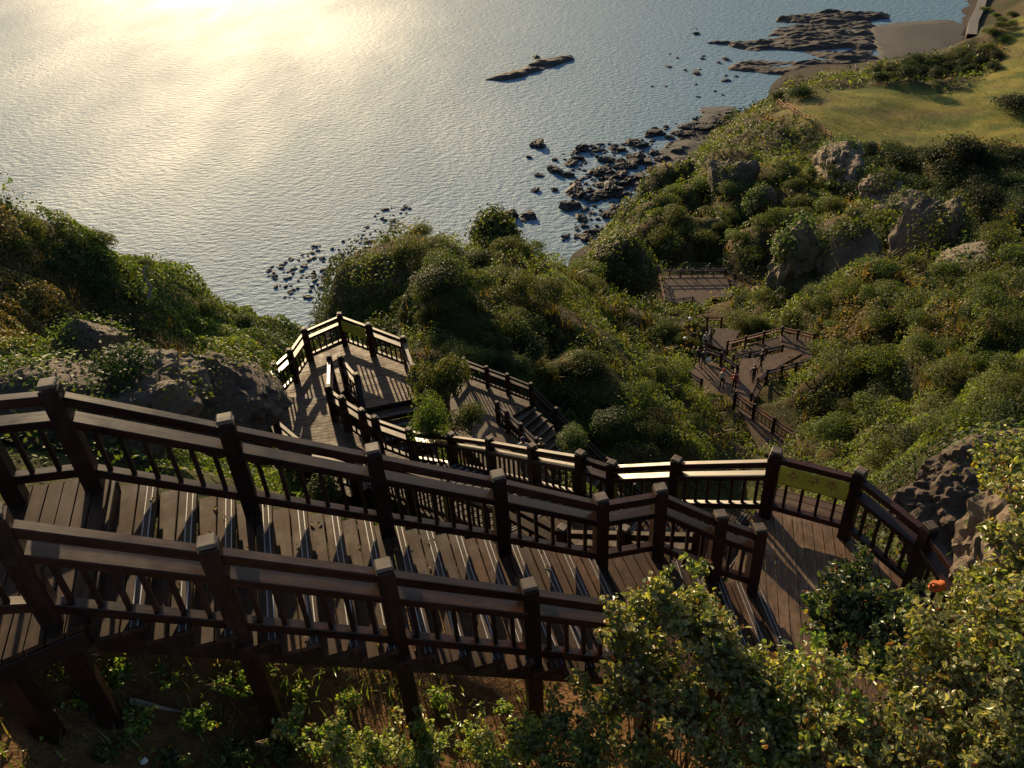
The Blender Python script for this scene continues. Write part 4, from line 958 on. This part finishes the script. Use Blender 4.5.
# ivy over the rocks and knobs
def ivy(o, n, size, label, face=None, kinds=('dark', 'olive'), dens=0.0):
    me = o.data; nf = len(me.polygons); c = np.empty(nf * 3); me.polygons.foreach_get('center', c); c = c.reshape(-1, 3)
    nn = np.empty(nf * 3); me.polygons.foreach_get('normal', nn); nn = nn.reshape(-1, 3)
    M = np.array(o.matrix_basis); S3 = M[:3, :3]; P = c @ S3.T + M[:3, 3]; NN = nn @ np.linalg.inv(S3); NN /= np.linalg.norm(NN, axis=1)[:, None]
    w = np.clip(fbm(P / 0.9 / size * 0.06 + 3, 3) + dens, 0, 1) + 0.01
    if face is not None: w = w * np.clip(NN @ np.array(face) + 0.35, 0, 1)
    i = rng.choice(nf, n, p=w / w.sum()); 
    C = P[i] + NN[i] * (rng.random((n, 1)) * size * 2.2) + rng.normal(size=(n, 3)) * size * 1.2
    N = NN[i] * 0.9 + np.array([0, 0, 0.3]) + rng.normal(size=(n, 3)) * 0.5
    col = pal(kinds[0], n); q = rng.random(n) < 0.5; col[q] = pal(kinds[1], int(q.sum()))
    v = put('ivy', leaf_obj_mesh('ivy', C, N, size * (0.6 + 0.8 * rng.random(n)), col, M_SHRUB, 'quad', 0.65))
    v.parent = o; v.matrix_parent_inverse = o.matrix_basis.inverted(); v['kind'] = 'stuff'
for o in list(COL.objects):
    if o.name.startswith('rock_stack'): ivy(o, 9000, 0.36, '', dens=1.3)
    elif o.name.startswith('boulder') and o.location.y > 40: ivy(o, 2200, 0.30, '', face=(0, 0, 1), dens=0.1)
    elif o.name.startswith('boulder'): ivy(o, 700, 0.075, '', face=(0, 0, 1), dens=0.15)
    elif o.name.startswith('rock_outcrop'): ivy(o, 1300, 0.07, '', face=(0, 0.2, 1), dens=0.1)

# ------------------------------------------------------------------ foreground bushes and weeds
def near_bush(name, label, blobs, n, leaf, kinds, cat='bush', w=0.58, clusters=None, stems=26, yellow=0.03, depth=0.5, ground=False, lum=1.65):
    """blobs: (px, py, r, radius): a bush built of leafy sprays on real twigs"""
    cs = [hit(a, b)[0] + np.array([0, 0, q_ * 0.7]) if ground else at_r(a, b, r) for a, b, r, q_ in blobs]; rs = np.array([q[3] for q in blobs]); c0 = np.mean(cs, 0)
    gz = float(zg(c0[0], c0[1])); e = empty(name, (c0[0], c0[1], gz), label, cat)
    wts = rs ** 2 / (rs ** 2).sum(); loc = Vector((c0[0], c0[1], gz)); per = 34; ns = max(6, n // per)
    li = rng.choice(len(cs), ns, p=wts); bm = bmesh.new(); C, N, QQ = [], [], []
    for i in range(ns):
        c = cs[li[i]]; R_ = rs[li[i]]; d = rng.normal(size=3); d /= np.linalg.norm(d); d[2] = abs(d[2]) * 0.9 - 0.25
        tip = c + d * R_ * (0.35 + 0.85 * rng.random() ** 0.8) * np.array([1, 1, 0.9])
        if rng.random() < 0.12: tip = tip + np.array([d[0] * 0.1, d[1] * 0.1, R_ * (0.25 + 0.35 * rng.random())])
        base = c + np.array([-d[0] * 0.1, -d[1] * 0.1, 0]) * R_ - np.array([0, 0, R_ * (0.7 + 0.5 * rng.random())])
        if i < stems: base = np.array([c0[0] * 0.35 + c[0] * 0.65, c0[1] * 0.35 + c[1] * 0.65, gz - 0.05])
        bend = rng.normal(size=3) * 0.16 * R_; T = np.linspace(0, 1, 7); pts = [base + (tip - base) * np.array([t_, t_, t_ ** 0.85]) + bend * math.sin(t_ * 3.14) for t_ in T]; prev = None
        for t_, p in zip(T, pts):
            rr = (0.009 if i < stems else 0.005) * (1 - 0.8 * t_); v0 = Vector(p) - loc
            ring = [bm.verts.new(v0 + Vector((math.cos(q_) * rr, math.sin(q_) * rr, 0))) for q_ in (0, 2.1, 4.2)]
            if prev:
                for k in range(3): bm.faces.new((prev[k], prev[(k + 1) % 3], ring[(k + 1) % 3], ring[k]))
            prev = ring
        L_ = np.linalg.norm(tip - base); t0 = max(0.15, 1 - (R_ * 1.5) / L_) if i < stems else 0.15
        tt = t0 + (1 - t0) * rng.random(per) ** 0.7; f_ = tt * 6; j = np.minimum(f_.astype(int), 5); w_ = (f_ - j)[:, None]; P_ = np.array(pts); pos = P_[j] * (1 - w_) + P_[j + 1] * w_
        o_ = rng.normal(size=(per, 3)); o_ /= np.linalg.norm(o_, axis=1)[:, None]
        C.append(pos + o_ * leaf * (0.45 + 0.75 * rng.random((per, 1)))); N.append(o_ * 0.35 + np.array([0, 0, 0.65]) + rng.normal(size=(per, 3)) * 0.5); QQ.append(np.full(per, rng.random() < 0.35))
    C = np.concatenate(C); N = np.concatenate(N); q = np.concatenate(QQ); m = len(C)
    col = pal(kinds[0], m, 0.25) * lum; col[q] = pal(kinds[1], int(q.sum()), 0.25) * lum  # lum brightens the leaf colour to stand for sun on the foreground leaves
    q = rng.random(m) < yellow; col[q] = np.array([0.34, 0.28, 0.05]) * (0.6 + 0.6 * rng.random((int(q.sum()), 1)))
    q = rng.random(m) < 0.04; col[q] = np.array([0.18, 0.095, 0.045]) * (0.6 + 0.6 * rng.random((int(q.sum()), 1)))
    S = leaf * (0.45 + 0.85 * rng.random(m))
    f = put('foliage', leaf_obj_mesh('foliage', C - np.array(loc), N, S, col, M_LEAF, 'leaf', w), e)
    put('stem', mesh_of(bm, 'stem', M_STEM), e)
    return e
near_bush('leafy_bush', 'pale leafy bush rising in front of the foreground stairs near the bend', [(622, 625, 5.2, .30), (655, 605, 5.3, .30), (695, 610, 5.3, .36), (650, 665, 5.0, .42), (715, 650, 5.0, .42), (610, 690, 4.8, .36), (745, 665, 5.0, .36), (690, 700, 4.7, .4), (660, 585, 5.35, .16), (700, 570, 5.4, .12)], 8600, 0.068, ('pale', 'olive'), stems=34, yellow=0.05)
near_bush('leafy_bush', 'bush with yellowish new leaves in the bottom middle right of the photo', [(760, 690, 4.8, .40), (800, 680, 4.9, .36), (830, 660, 5.0, .26), (780, 735, 4.5, .42), (720, 745, 4.3, .42), (840, 720, 4.6, .42), (700, 790, 4.1, .4), (800, 790, 4.2, .45), (650, 760, 4.3, .34)], 9500, 0.063, ('pale', 'fresh'), stems=34, yellow=0.08)
near_bush('leafy_bush', 'dark green glossy bush spilling over the corner landing', [(850, 590, 6.0, .34), (822, 600, 6.0, .22), (890, 605, 5.9, .32), (835, 625, 5.8, .34), (880, 640, 5.6, .36), (860, 575, 6.2, .2)], 5200, 0.066, ('dark', 'deep'), stems=20, yellow=0.015)
near_bush('leafy_bush', 'big sunlit bush filling the bottom right corner', [(920, 690, 5.0, .48), (980, 680, 5.2, .5), (1020, 640, 5.4, .5), (900, 750, 4.6, .5), (970, 750, 4.7, .5), (1030, 740, 4.8, .5), (940, 640, 5.4, .36), (1000, 610, 5.7, .36)], 11000, 0.061, ('pale', 'olive'), stems=34, yellow=0.04)
near_bush('vine', 'leafy vine hanging over the sunlit rock at the right edge', [(1022, 520, 7.0, .26), (1035, 480, 7.4, .34), (1000, 590, 6.6, .35), (975, 600, 6.6, .25), (1035, 560, 6.8, .4), (1020, 450, 8.2, .5), (990, 480, 8.4, .22), (972, 575, 6.9, .14), (995, 530, 7.05, .14)], 5200, 0.066, ('pale', 'olive'), 'vine', stems=0, yellow=0.06)
near_bush('low_bush', 'low bush of small lit leaves under the front railing legs', [(330, 735, 4.7, .24), (380, 745, 4.7, .26), (430, 735, 4.75, .26), (480, 740, 4.7, .28), (530, 735, 4.7, .3), (290, 720, 4.8, .16), (560, 720, 4.8, .24), (590, 745, 4.5, .3), (350, 765, 4.5, .22), (420, 768, 4.45, .24), (500, 770, 4.4, .26), (560, 765, 4.4, .26)], 9500, 0.053, ('pale', 'olive'), stems=40, yellow=0.04)
near_bush('low_bush', 'scrubby weeds in the bottom left corner', [(170, 765, 4.6, .14), (240, 762, 4.6, .16), (110, 760, 4.7, .12), (290, 755, 4.5, .16)], 1600, 0.042, ('dark', 'olive'), stems=22, ground=True)
near_bush('low_bush', 'shaded weeds under the left end of the foreground stairs', [(120, 678, 5.0, .12), (165, 690, 5.1, .14), (235, 690, 5.2, .14), (265, 700, 5.1, .12), (90, 700, 5, .13), (140, 730, 5, .14), (200, 725, 5, .15), (50, 735, 5, .13)], 2600, 0.044, ('fresh', 'olive'), stems=16, ground=True)
near_bush('low_bush', 'leafy sprigs under the middle of the foreground stairs', [(345, 705, 5.2, .12), (440, 705, 5.3, .13), (300, 700, 5.2, .13), (505, 710, 5.2, .12)], 1000, 0.044, ('fresh', 'olive'), stems=16, ground=True)

def grass(name, label, spots, n, h, kind):
    V, F, CC = [], [], []; i0 = 0
    for (px, py, r, sp) in spots:
        c = at_r(px, py, r); 
        for _ in range(n):
            a = rng.normal(size=2) * sp; x, y = c[0] + a[0], c[1] + a[1]; z = float(zg(x, y)); hh = h * (0.5 + rng.random()); an = rng.random() * 6.28; ln = hh * (0.3 + 0.5 * rng.random())
            dx, dy = math.cos(an), math.sin(an); wv = 0.006 + 0.004 * rng.random()
            for t, ww in ((0, 1), (0.4, 0.9), (0.75, 0.6), (1, 0.05)):
                px_ = x + dx * ln * t * t; py_ = y + dy * ln * t * t; pz = z + hh * (t - 0.25 * t * t)
                V += [(px_ - dy * wv * ww, py_ + dx * wv * ww, pz), (px_ + dy * wv * ww, py_ - dx * wv * ww, pz)]
            for k in range(3): F.append((i0 + 2 * k, i0 + 2 * k + 1, i0 + 2 * k + 3, i0 + 2 * k + 2))
            i0 += 8; CC.append(np.repeat(pal(kind if rng.random() < 0.7 else 'dry', 1), 8, 0))
    me = bpy.data.meshes.new(name); set_mesh(me, np.array(V), np.array(F)); set_col(me, np.concatenate(CC)); me.materials.append(M_LEAF)
    o = put(name, me); o['kind'] = 'stuff'; o['label'] = label
gs = [(rng.uniform(0, 620), rng.uniform(640, 765), 5.0, 0.14) for _ in range(46)] + [(590, 725, 4.7, 0.12), (610, 740, 4.6, 0.1), (235, 675, 5.2, 0.14), (200, 690, 5.2, 0.14)]
grass('grass', 'thin grass blades on the bank under the foreground stairs', [(a, b, (hit(a, b)[1]), s) for a, b, _, s in gs], 26, 0.14, 'fresh')
hg = [(rng.uniform(0, 260), 0, 0, 0) for _ in range(60)]
sl = []
while len(sl) < 240:
    a, b = rng.uniform(380, 1020), rng.uniform(255, 460); q, r = hit(a, b)
    if q[2] > 3 and walk_dist(q[0], q[1])[0] > 0.8: sl.append((q[0], q[1], 0.0016 * r + 0.0))
def clumps(name, label, spots, n, kind):
    V, F, CC = [], [], []; i0 = 0
    for x0, y0, sc in spots:
        for _ in range(n):
            x, y = x0 + rng.normal() * sc * 3, y0 + rng.normal() * sc * 3; z = float(zg(x, y)); hh = sc * 14 * (0.5 + rng.random()); an = rng.random() * 6.28; ln = hh * (0.3 + 0.5 * rng.random()); dx, dy = math.cos(an), math.sin(an); wv = sc * 0.45
            for t, ww in ((0, 1), (0.5, 0.8), (1, 0.1)):
                V += [(x + dx * ln * t * t - dy * wv * ww, y + dy * ln * t * t + dx * wv * ww, z + hh * (t - 0.25 * t * t)), (x + dx * ln * t * t + dy * wv * ww, y + dy * ln * t * t - dx * wv * ww, z + hh * (t - 0.25 * t * t))]
            for k in range(2): F.append((i0 + 2 * k, i0 + 2 * k + 1, i0 + 2 * k + 3, i0 + 2 * k + 2))
            i0 += 6; CC.append(np.repeat(pal(kind if rng.random() < 0.6 else 'olive', 1), 6, 0))
    me = bpy.data.meshes.new(name); set_mesh(me, np.array(V), np.array(F)); set_col(me, np.concatenate(CC)); me.materials.append(M_COVER)
    o = put(name, me); o['kind'] = 'stuff'; o['label'] = label
clumps('dry_grass', 'pale grass clumps between the bushes of the slopes', sl, 24, 'dry')
grass('dry_grass', 'dry grass tufts along the left hill', [(a, 215 + a * 0.43 + rng.uniform(0, 70), 27 - rng.random() * 5, 0.35) for a, *_ in hg], 30, 0.5, 'dry')

# small things on the bank
def twig(name, label, pts, rad, mat, cat):
    bm = bmesh.new(); prev = None
    for i, p in enumerate(pts):
        rr = rad * (1 - 0.7 * i / (len(pts) - 1)); ring = [bm.verts.new(Vector(p) + Vector((math.cos(a) * rr, 0.5 * rr * math.sin(a), math.sin(a) * rr))) for a in np.linspace(0, 6.28, 7)[:-1]]
        if prev:
            for k in range(6): bm.faces.new((prev[k], prev[(k + 1) % 6], ring[(k + 1) % 6], ring[k]))
        prev = ring
    bm.faces.new(prev); bmesh.ops.recalc_face_normals(bm, faces=bm.faces)
    return tag(put(name, mesh_of(bm, name, mat)), label, cat)
g = [hit(a, b)[0] + np.array([0, 0, 0.07]) for a, b in ((135, 706), (150, 709), (166, 713), (184, 716))]
twig('fallen_stick', 'pale bleached stick lying on the bank under the stairs', g, 0.035, M_DRY, 'stick')
g = [at_r(a, b, 24.5) + np.array([0, 0, 0.3]) for a, b in ((152, 306), (154, 296), (149, 288), (146, 280), (151, 273))]
twig('bare_branch', 'bare pale branch standing among the shrubs of the left hill', g, 0.07, M_DRY, 'branch')
for px, py, s in ((36, 720, .03), (54, 716, .035), (52, 729, .025), (146, 765, .03)):
    q, _ = hit(px, py); o = put('litter', rock_mesh('litter', px, simple('white_paper', (0.75, 0.75, 0.73), 0.7), 2, 0.5, 0.6), loc=q + np.array([0, 0, 0.05]), scale=(s, s, s))
    tag(o, 'small white scrap lying on the dark bank at the bottom left', 'litter', 'white scraps on the bank')
q = at_r(936, 586, 6.7)
tag(put('orange_rag', rock_mesh('orange_rag', 91, simple('orange_cloth', (0.55, 0.13, 0.03), 0.7), 3, 0.5, 0.9), loc=q, scale=(.07, .06, .065)), 'crumpled orange rag beside the dark glossy bush', 'rag')
for px, py, z, lb in ((690, 320, 47.8, 'small white object in the dark bushes, upper of the two'), (685, 340, 49.2, 'small white object in the dark bushes, lower of the two')):
    p = at(px, py, z); e = empty('path_light', (p[0], p[1], p[2] - 0.7), lb, 'lamp')
    bm = bmesh.new(); bmesh.ops.create_cone(bm, cap_ends=True, segments=12, radius1=0.05, radius2=0.04, depth=0.7); put('pole', mesh_of(bm, 'pole', M_POST), e, (0, 0, 0.35))
    bm = bmesh.new(); bmesh.ops.create_uvsphere(bm, u_segments=14, v_segments=10, radius=0.15); put('globe', mesh_of(bm, 'globe', simple('white_plastic', (0.75, 0.76, 0.78), 0.4), smooth=True), e, (0, 0, 0.85), scale=(1, 1, 0.85))

# rope fence along the cliff edge of the meadow
M_ROPE = simple('orange_fence_wood', (0.34, 0.17, 0.07), 0.6)
def rope_fence():
    a = [(770, 109), (785, 117), (800, 127), (811, 134), (821, 141)]; P = spaced([hit(x, y)[0] + np.array([2.2, 0.6, 0]) for x, y in a], 2.2)
    e = empty('rope_fence', P[0], 'orange rope fence running along the cliff edge of the meadow', 'fence')
    P = [np.array([p[0], p[1], float(zg(p[0], p[1]))]) for p in P]
    for i, p in enumerate(P):
        put_m('post', box_mesh('fence_post', (0.2, 0.2, 2.1), M_ROPE), Matrix.Translation((p[0], p[1], p[2] + 0.6)), e)
        if i:
            for h in (0.75, 1.45): rail_bar('rope', P[i - 1] + np.array([0, 0, h]), p + np.array([0, 0, h]), (0.14, 0.14), e, M_ROPE, 0)
rope_fence()

# ------------------------------------------------------------------ people
SKIN = simple('skin', (0.42, 0.26, 0.18), 0.55); HAIR = simple('black_hair', (0.012, 0.010, 0.010), 0.5)
CL = {}
def cloth(c):
    if c not in CL: CL[c] = simple('cloth', c, 0.85, 0, 0.2, 14, 0.2)
    return CL[c]
def person(loc, face, label, shirt, pants, stride=0.12, arms='down', hat=None, bag=None, h=1.68, lean=0.0, shoes=(0.03, 0.03, 0.03)):
    V, E, R, K = [], [], [], []
    def v(p, r, k): V.append(p); R.append(r); K.append(k); return len(V) - 1
    def chain(i, items):
        for p, r, k in items: j = v(p, r, k); E.append((i, j)); i = j
        return i
    L = lambda z: lean * max(0, z - 0.9)
    pel = v((0, 0, 0.95), (0.155, 0.105), 'p')
    ch = chain(pel, [((0, L(1.1), 1.10), (0.135, 0.10), 's'), ((0, L(1.28), 1.28), (0.165, 0.115), 's'), ((0, L(1.4), 1.40), (0.13, 0.09), 's')])
    neck = chain(ch, [((0, L(1.47) + .01, 1.475), (0.055, 0.055), 'k'), ((0, L(1.55) + .02, 1.55), (0.075, 0.085), 'k'), ((0, L(1.63) + .02, 1.63), (0.078, 0.095), 'k'), ((0, L(1.69) + .015, 1.685), (0.05, 0.06), 'k')])
    nose = v((0, L(1.58) + .115, 1.575), (0.014, 0.014), 'k'); E.append((len(V) - 4, nose))
    for s in (-1, 1):
        st = stride * s
        chain(pel, [((s * .09, 0, 0.86), (0.088, 0.092), 'p'), ((s * .10, st * .55 + .02, 0.48), (0.056, 0.06), 'p'), ((s * .10, st - .02, 0.10), (0.04, 0.042), 'p'), ((s * .105, st + .06, 0.045), (0.042, 0.035), 'f'), ((s * .11, st + .16, 0.035), (0.035, 0.026), 'f')])
        if arms == 'up' and s > 0: el, wr, dirn = (s * .27, .12, 1.22), (s * .17, .30, 1.38), (-.2, .5, .5)
        else: el, wr, dirn = (s * .255, -.03 - st * .3, 1.10), (s * .25, .08 - st * .5, 0.86), (0, .25, -1)
        sh = chain(ch, [((s * .175, L(1.38), 1.375), (0.062, 0.062), 's'), ((el[0], el[1] + L(1.1), el[2]), (0.043, 0.043), 's'), ((wr[0], wr[1] + L(.9), wr[2]), (0.028, 0.028), 's')])
        d = Vector(dirn).normalized(); w_ = Vector(V[sh]); palm = w_ + d * 0.07
        pi = chain(sh, [(tuple(palm), (0.034, 0.02), 'k')])
        for t in range(4):
            o = Vector((0, (t - 1.5) * 0.02, 0)); ln = (0.06, 0.075, 0.07, 0.05)[t]
            chain(pi, [(tuple(palm + o + d * 0.035), (0.009, 0.009), 'k'), (tuple(palm + o + d * (0.035 + ln) + Vector((-s * .012, 0, 0))), (0.0075, 0.0075), 'k')])
        chain(pi, [(tuple(w_ + d * 0.05 + Vector((0, .045, 0))), (0.010, 0.010), 'k'), (tuple(w_ + d * 0.085 + Vector((-s * .01, .06, 0))), (0.008, 0.008), 'k')])
    me = bpy.data.meshes.new('person'); me.from_pydata(V, E, [])
    o = bpy.data.objects.new('person', me); COL.objects.link(o)
    o.modifiers.new('s', 'SKIN'); 
    sv = me.skin_vertices[0].data
    for i, r in enumerate(R): sv[i].radius = r if isinstance(r, tuple) else (r, r); sv[i].use_root = i == 0
    o.modifiers.new('u', 'SUBSURF').levels = 2
    bpy.context.view_layer.update()
    m2 = bpy.data.meshes.new_from_object(o.evaluated_get(bpy.context.evaluated_depsgraph_get())); m2.name = 'person'
    o.modifiers.clear(); o.data = m2
    mats = {'k': 0, 's': 1, 'p': 2, 'f': 3}; m2.materials.clear()
    for q in (SKIN, cloth(shirt), cloth(pants), cloth(shoes)): m2.materials.append(q)
    VA = np.array(V); n = len(m2.polygons); c = np.empty(n * 3); m2.polygons.foreach_get('center', c); c = c.reshape(-1, 3)
    near_ = ((c[:, None] - VA[None]) ** 2).sum(-1).argmin(1); mi = np.array([mats[K[i]] for i in near_])
    mi[(c[:, 2] < 0.92) & (np.abs(c[:, 0]) < 0.2) & (mi == 1)] = 2
    m2.polygons.foreach_set('material_index', mi.astype(np.int32)); m2.polygons.foreach_set('use_smooth', np.ones(n, bool))
    s = h / 1.75; o.scale = (s, s, s); o.location = Vector(loc); o.rotation_euler = (0, 0, face)
    tag(o, label, 'person')
    bm = bmesh.new(); bmesh.ops.create_uvsphere(bm, u_segments=16, v_segments=10, radius=0.108)
    bmesh.ops.delete(bm, geom=[q for q in bm.verts if q.co.z < -0.075 or (q.co.y > 0.055 and q.co.z < 0.045)], context='VERTS')
    put('hair', mesh_of(bm, 'hair', HAIR, smooth=True), o, (0, L(1.62) + .005, 1.635), scale=(0.92, 1.05, 1.05))
    for k in (-1, 1):
        bm = bmesh.new(); bmesh.ops.create_uvsphere(bm, u_segments=8, v_segments=6, radius=0.013); put('eye', mesh_of(bm, 'eye', HAIR), o, (k * .032, L(1.6) + .108, 1.605))
    if hat:
        bm = bmesh.new(); bmesh.ops.create_uvsphere(bm, u_segments=16, v_segments=8, radius=0.118); bmesh.ops.delete(bm, geom=[q for q in bm.verts if q.co.z < -0.005], context='VERTS')
        bm_box(bm, (0, 0.14, 0.01), (0.15, 0.13, 0.012)); put('cap', mesh_of(bm, 'cap', cloth(hat), smooth=False), o, (0, L(1.65), 1.66))
    if bag:
        bm = bmesh.new(); bm_box(bm, (0, 0, 0), (0.30, 0.16, 0.42)); b_ = put('backpack', mesh_of(bm, 'backpack', cloth(bag), bevel=0.05), None, (0, 0, 0))
        b_.matrix_basis = o.matrix_basis @ Matrix.Translation((0, -0.17 + L(1.25), 1.22)); 
        bm = bmesh.new()
        for k in (-1, 1): bm_box(bm, (k * .1, .20, .06), (0.045, 0.34, 0.30))
        tag(b_, 'pale bag on the back of the person ' + label.split(' ', 1)[1][:48].rsplit(' ', 1)[0], 'bag')
    return o
def stand(px, py, z): return at(px, py, z)
person(stand(721.5, 389, 50.3), 2.6, 'person in white top and dark trousers on the lower landing, leftmost of three abreast', (0.55, 0.5, 0.48), (0.025, 0.025, 0.03), hat=(0.4, 0.03, 0.03))
person(stand(733.5, 391, 50.3), 2.9, 'person in red jacket raising one arm on the lower landing', (0.30, 0.025, 0.03), (0.03, 0.02, 0.022), arms='up')
person(stand(752.5, 384, 50.0), 3.3, 'person in black clothes at the mouth of the right ramp', (0.02, 0.02, 0.022), (0.02, 0.02, 0.028))
person(stand(760.5, 370, 49.6), 0.6, 'taller person in dark grey walking on the right ramp', (0.035, 0.035, 0.04), (0.025, 0.022, 0.022), h=1.78, stride=0.2)
person(stand(697, 366, 50.3), 2.2, 'person in dark jacket at the left end of the lower landing by the railing', (0.03, 0.032, 0.04), (0.03, 0.03, 0.035), stride=0.18)
person(stand(703, 367, 50.3), 2.7, 'shorter person in grey with a white shoulder bag on the lower landing', (0.08, 0.08, 0.09), (0.03, 0.03, 0.035), h=1.58)
p = stand(703.5, 367, 50.3)
tag(put('shoulder_bag', rock_mesh('shoulder_bag', 97, cloth((0.75, 0.74, 0.72)), 3, 0.2, 1.2), loc=(p[0] + 0.2, p[1] - 0.28, 50.3 + 0.75), scale=(.2, .13, .18)), 'white shoulder bag held by the shorter person on the lower landing', 'bag')
person(stand(705, 349, 46.2), 2.7, 'person in pale jacket on the small lit deck between the bushes', (0.5, 0.52, 0.55), (0.05, 0.06, 0.09))
a = at(523, 439, LZ + 1.6); person((a[0], a[1], LZ), 2.9, 'person in pale blue jacket and cap walking down beside the sunlit-edged railing', (0.38, 0.42, 0.52), (0.06, 0.06, 0.08), hat=(0.03, 0.03, 0.05), stride=0.2)
a = at(541, 440, LZ + 1.6); person((a[0], a[1], LZ), 3.0, 'dark-haired person in black coat behind the walker in pale blue', (0.02, 0.016, 0.016), (0.03, 0.028, 0.03), stride=0.16)

# dead leaves blown onto the treads and the corner landing
def litter_leaves():
    C = []
    for k in range(1, 16):
        for _ in range(rng.integers(2, 7)):
            s_, d_ = 0.15 + RUN * (k - rng.random() * 0.9), rng.uniform(-0.1, 1.6); p = fb(s_, d_); C.append((p[0], p[1], 79.92 - RISE * k + 0.012))
    for _ in range(46): C.append((rng.uniform(3.4, 5.1), rng.uniform(5.6, 8.4), 75.915))
    C = np.array(C); n = len(C); N = np.array([0, 0, 1.0]) + rng.normal(size=(n, 3)) * 0.18
    me = leaf_obj_mesh('fallen_leaves', C, N, 0.03 + 0.035 * rng.random(n), pal('dry', n, 0.3), M_COVER, 'leaf', 0.6)
    o = put('fallen_leaves', me); o['kind'] = 'stuff'; o['label'] = 'dead leaves lying on the treads and the corner landing'
litter_leaves()
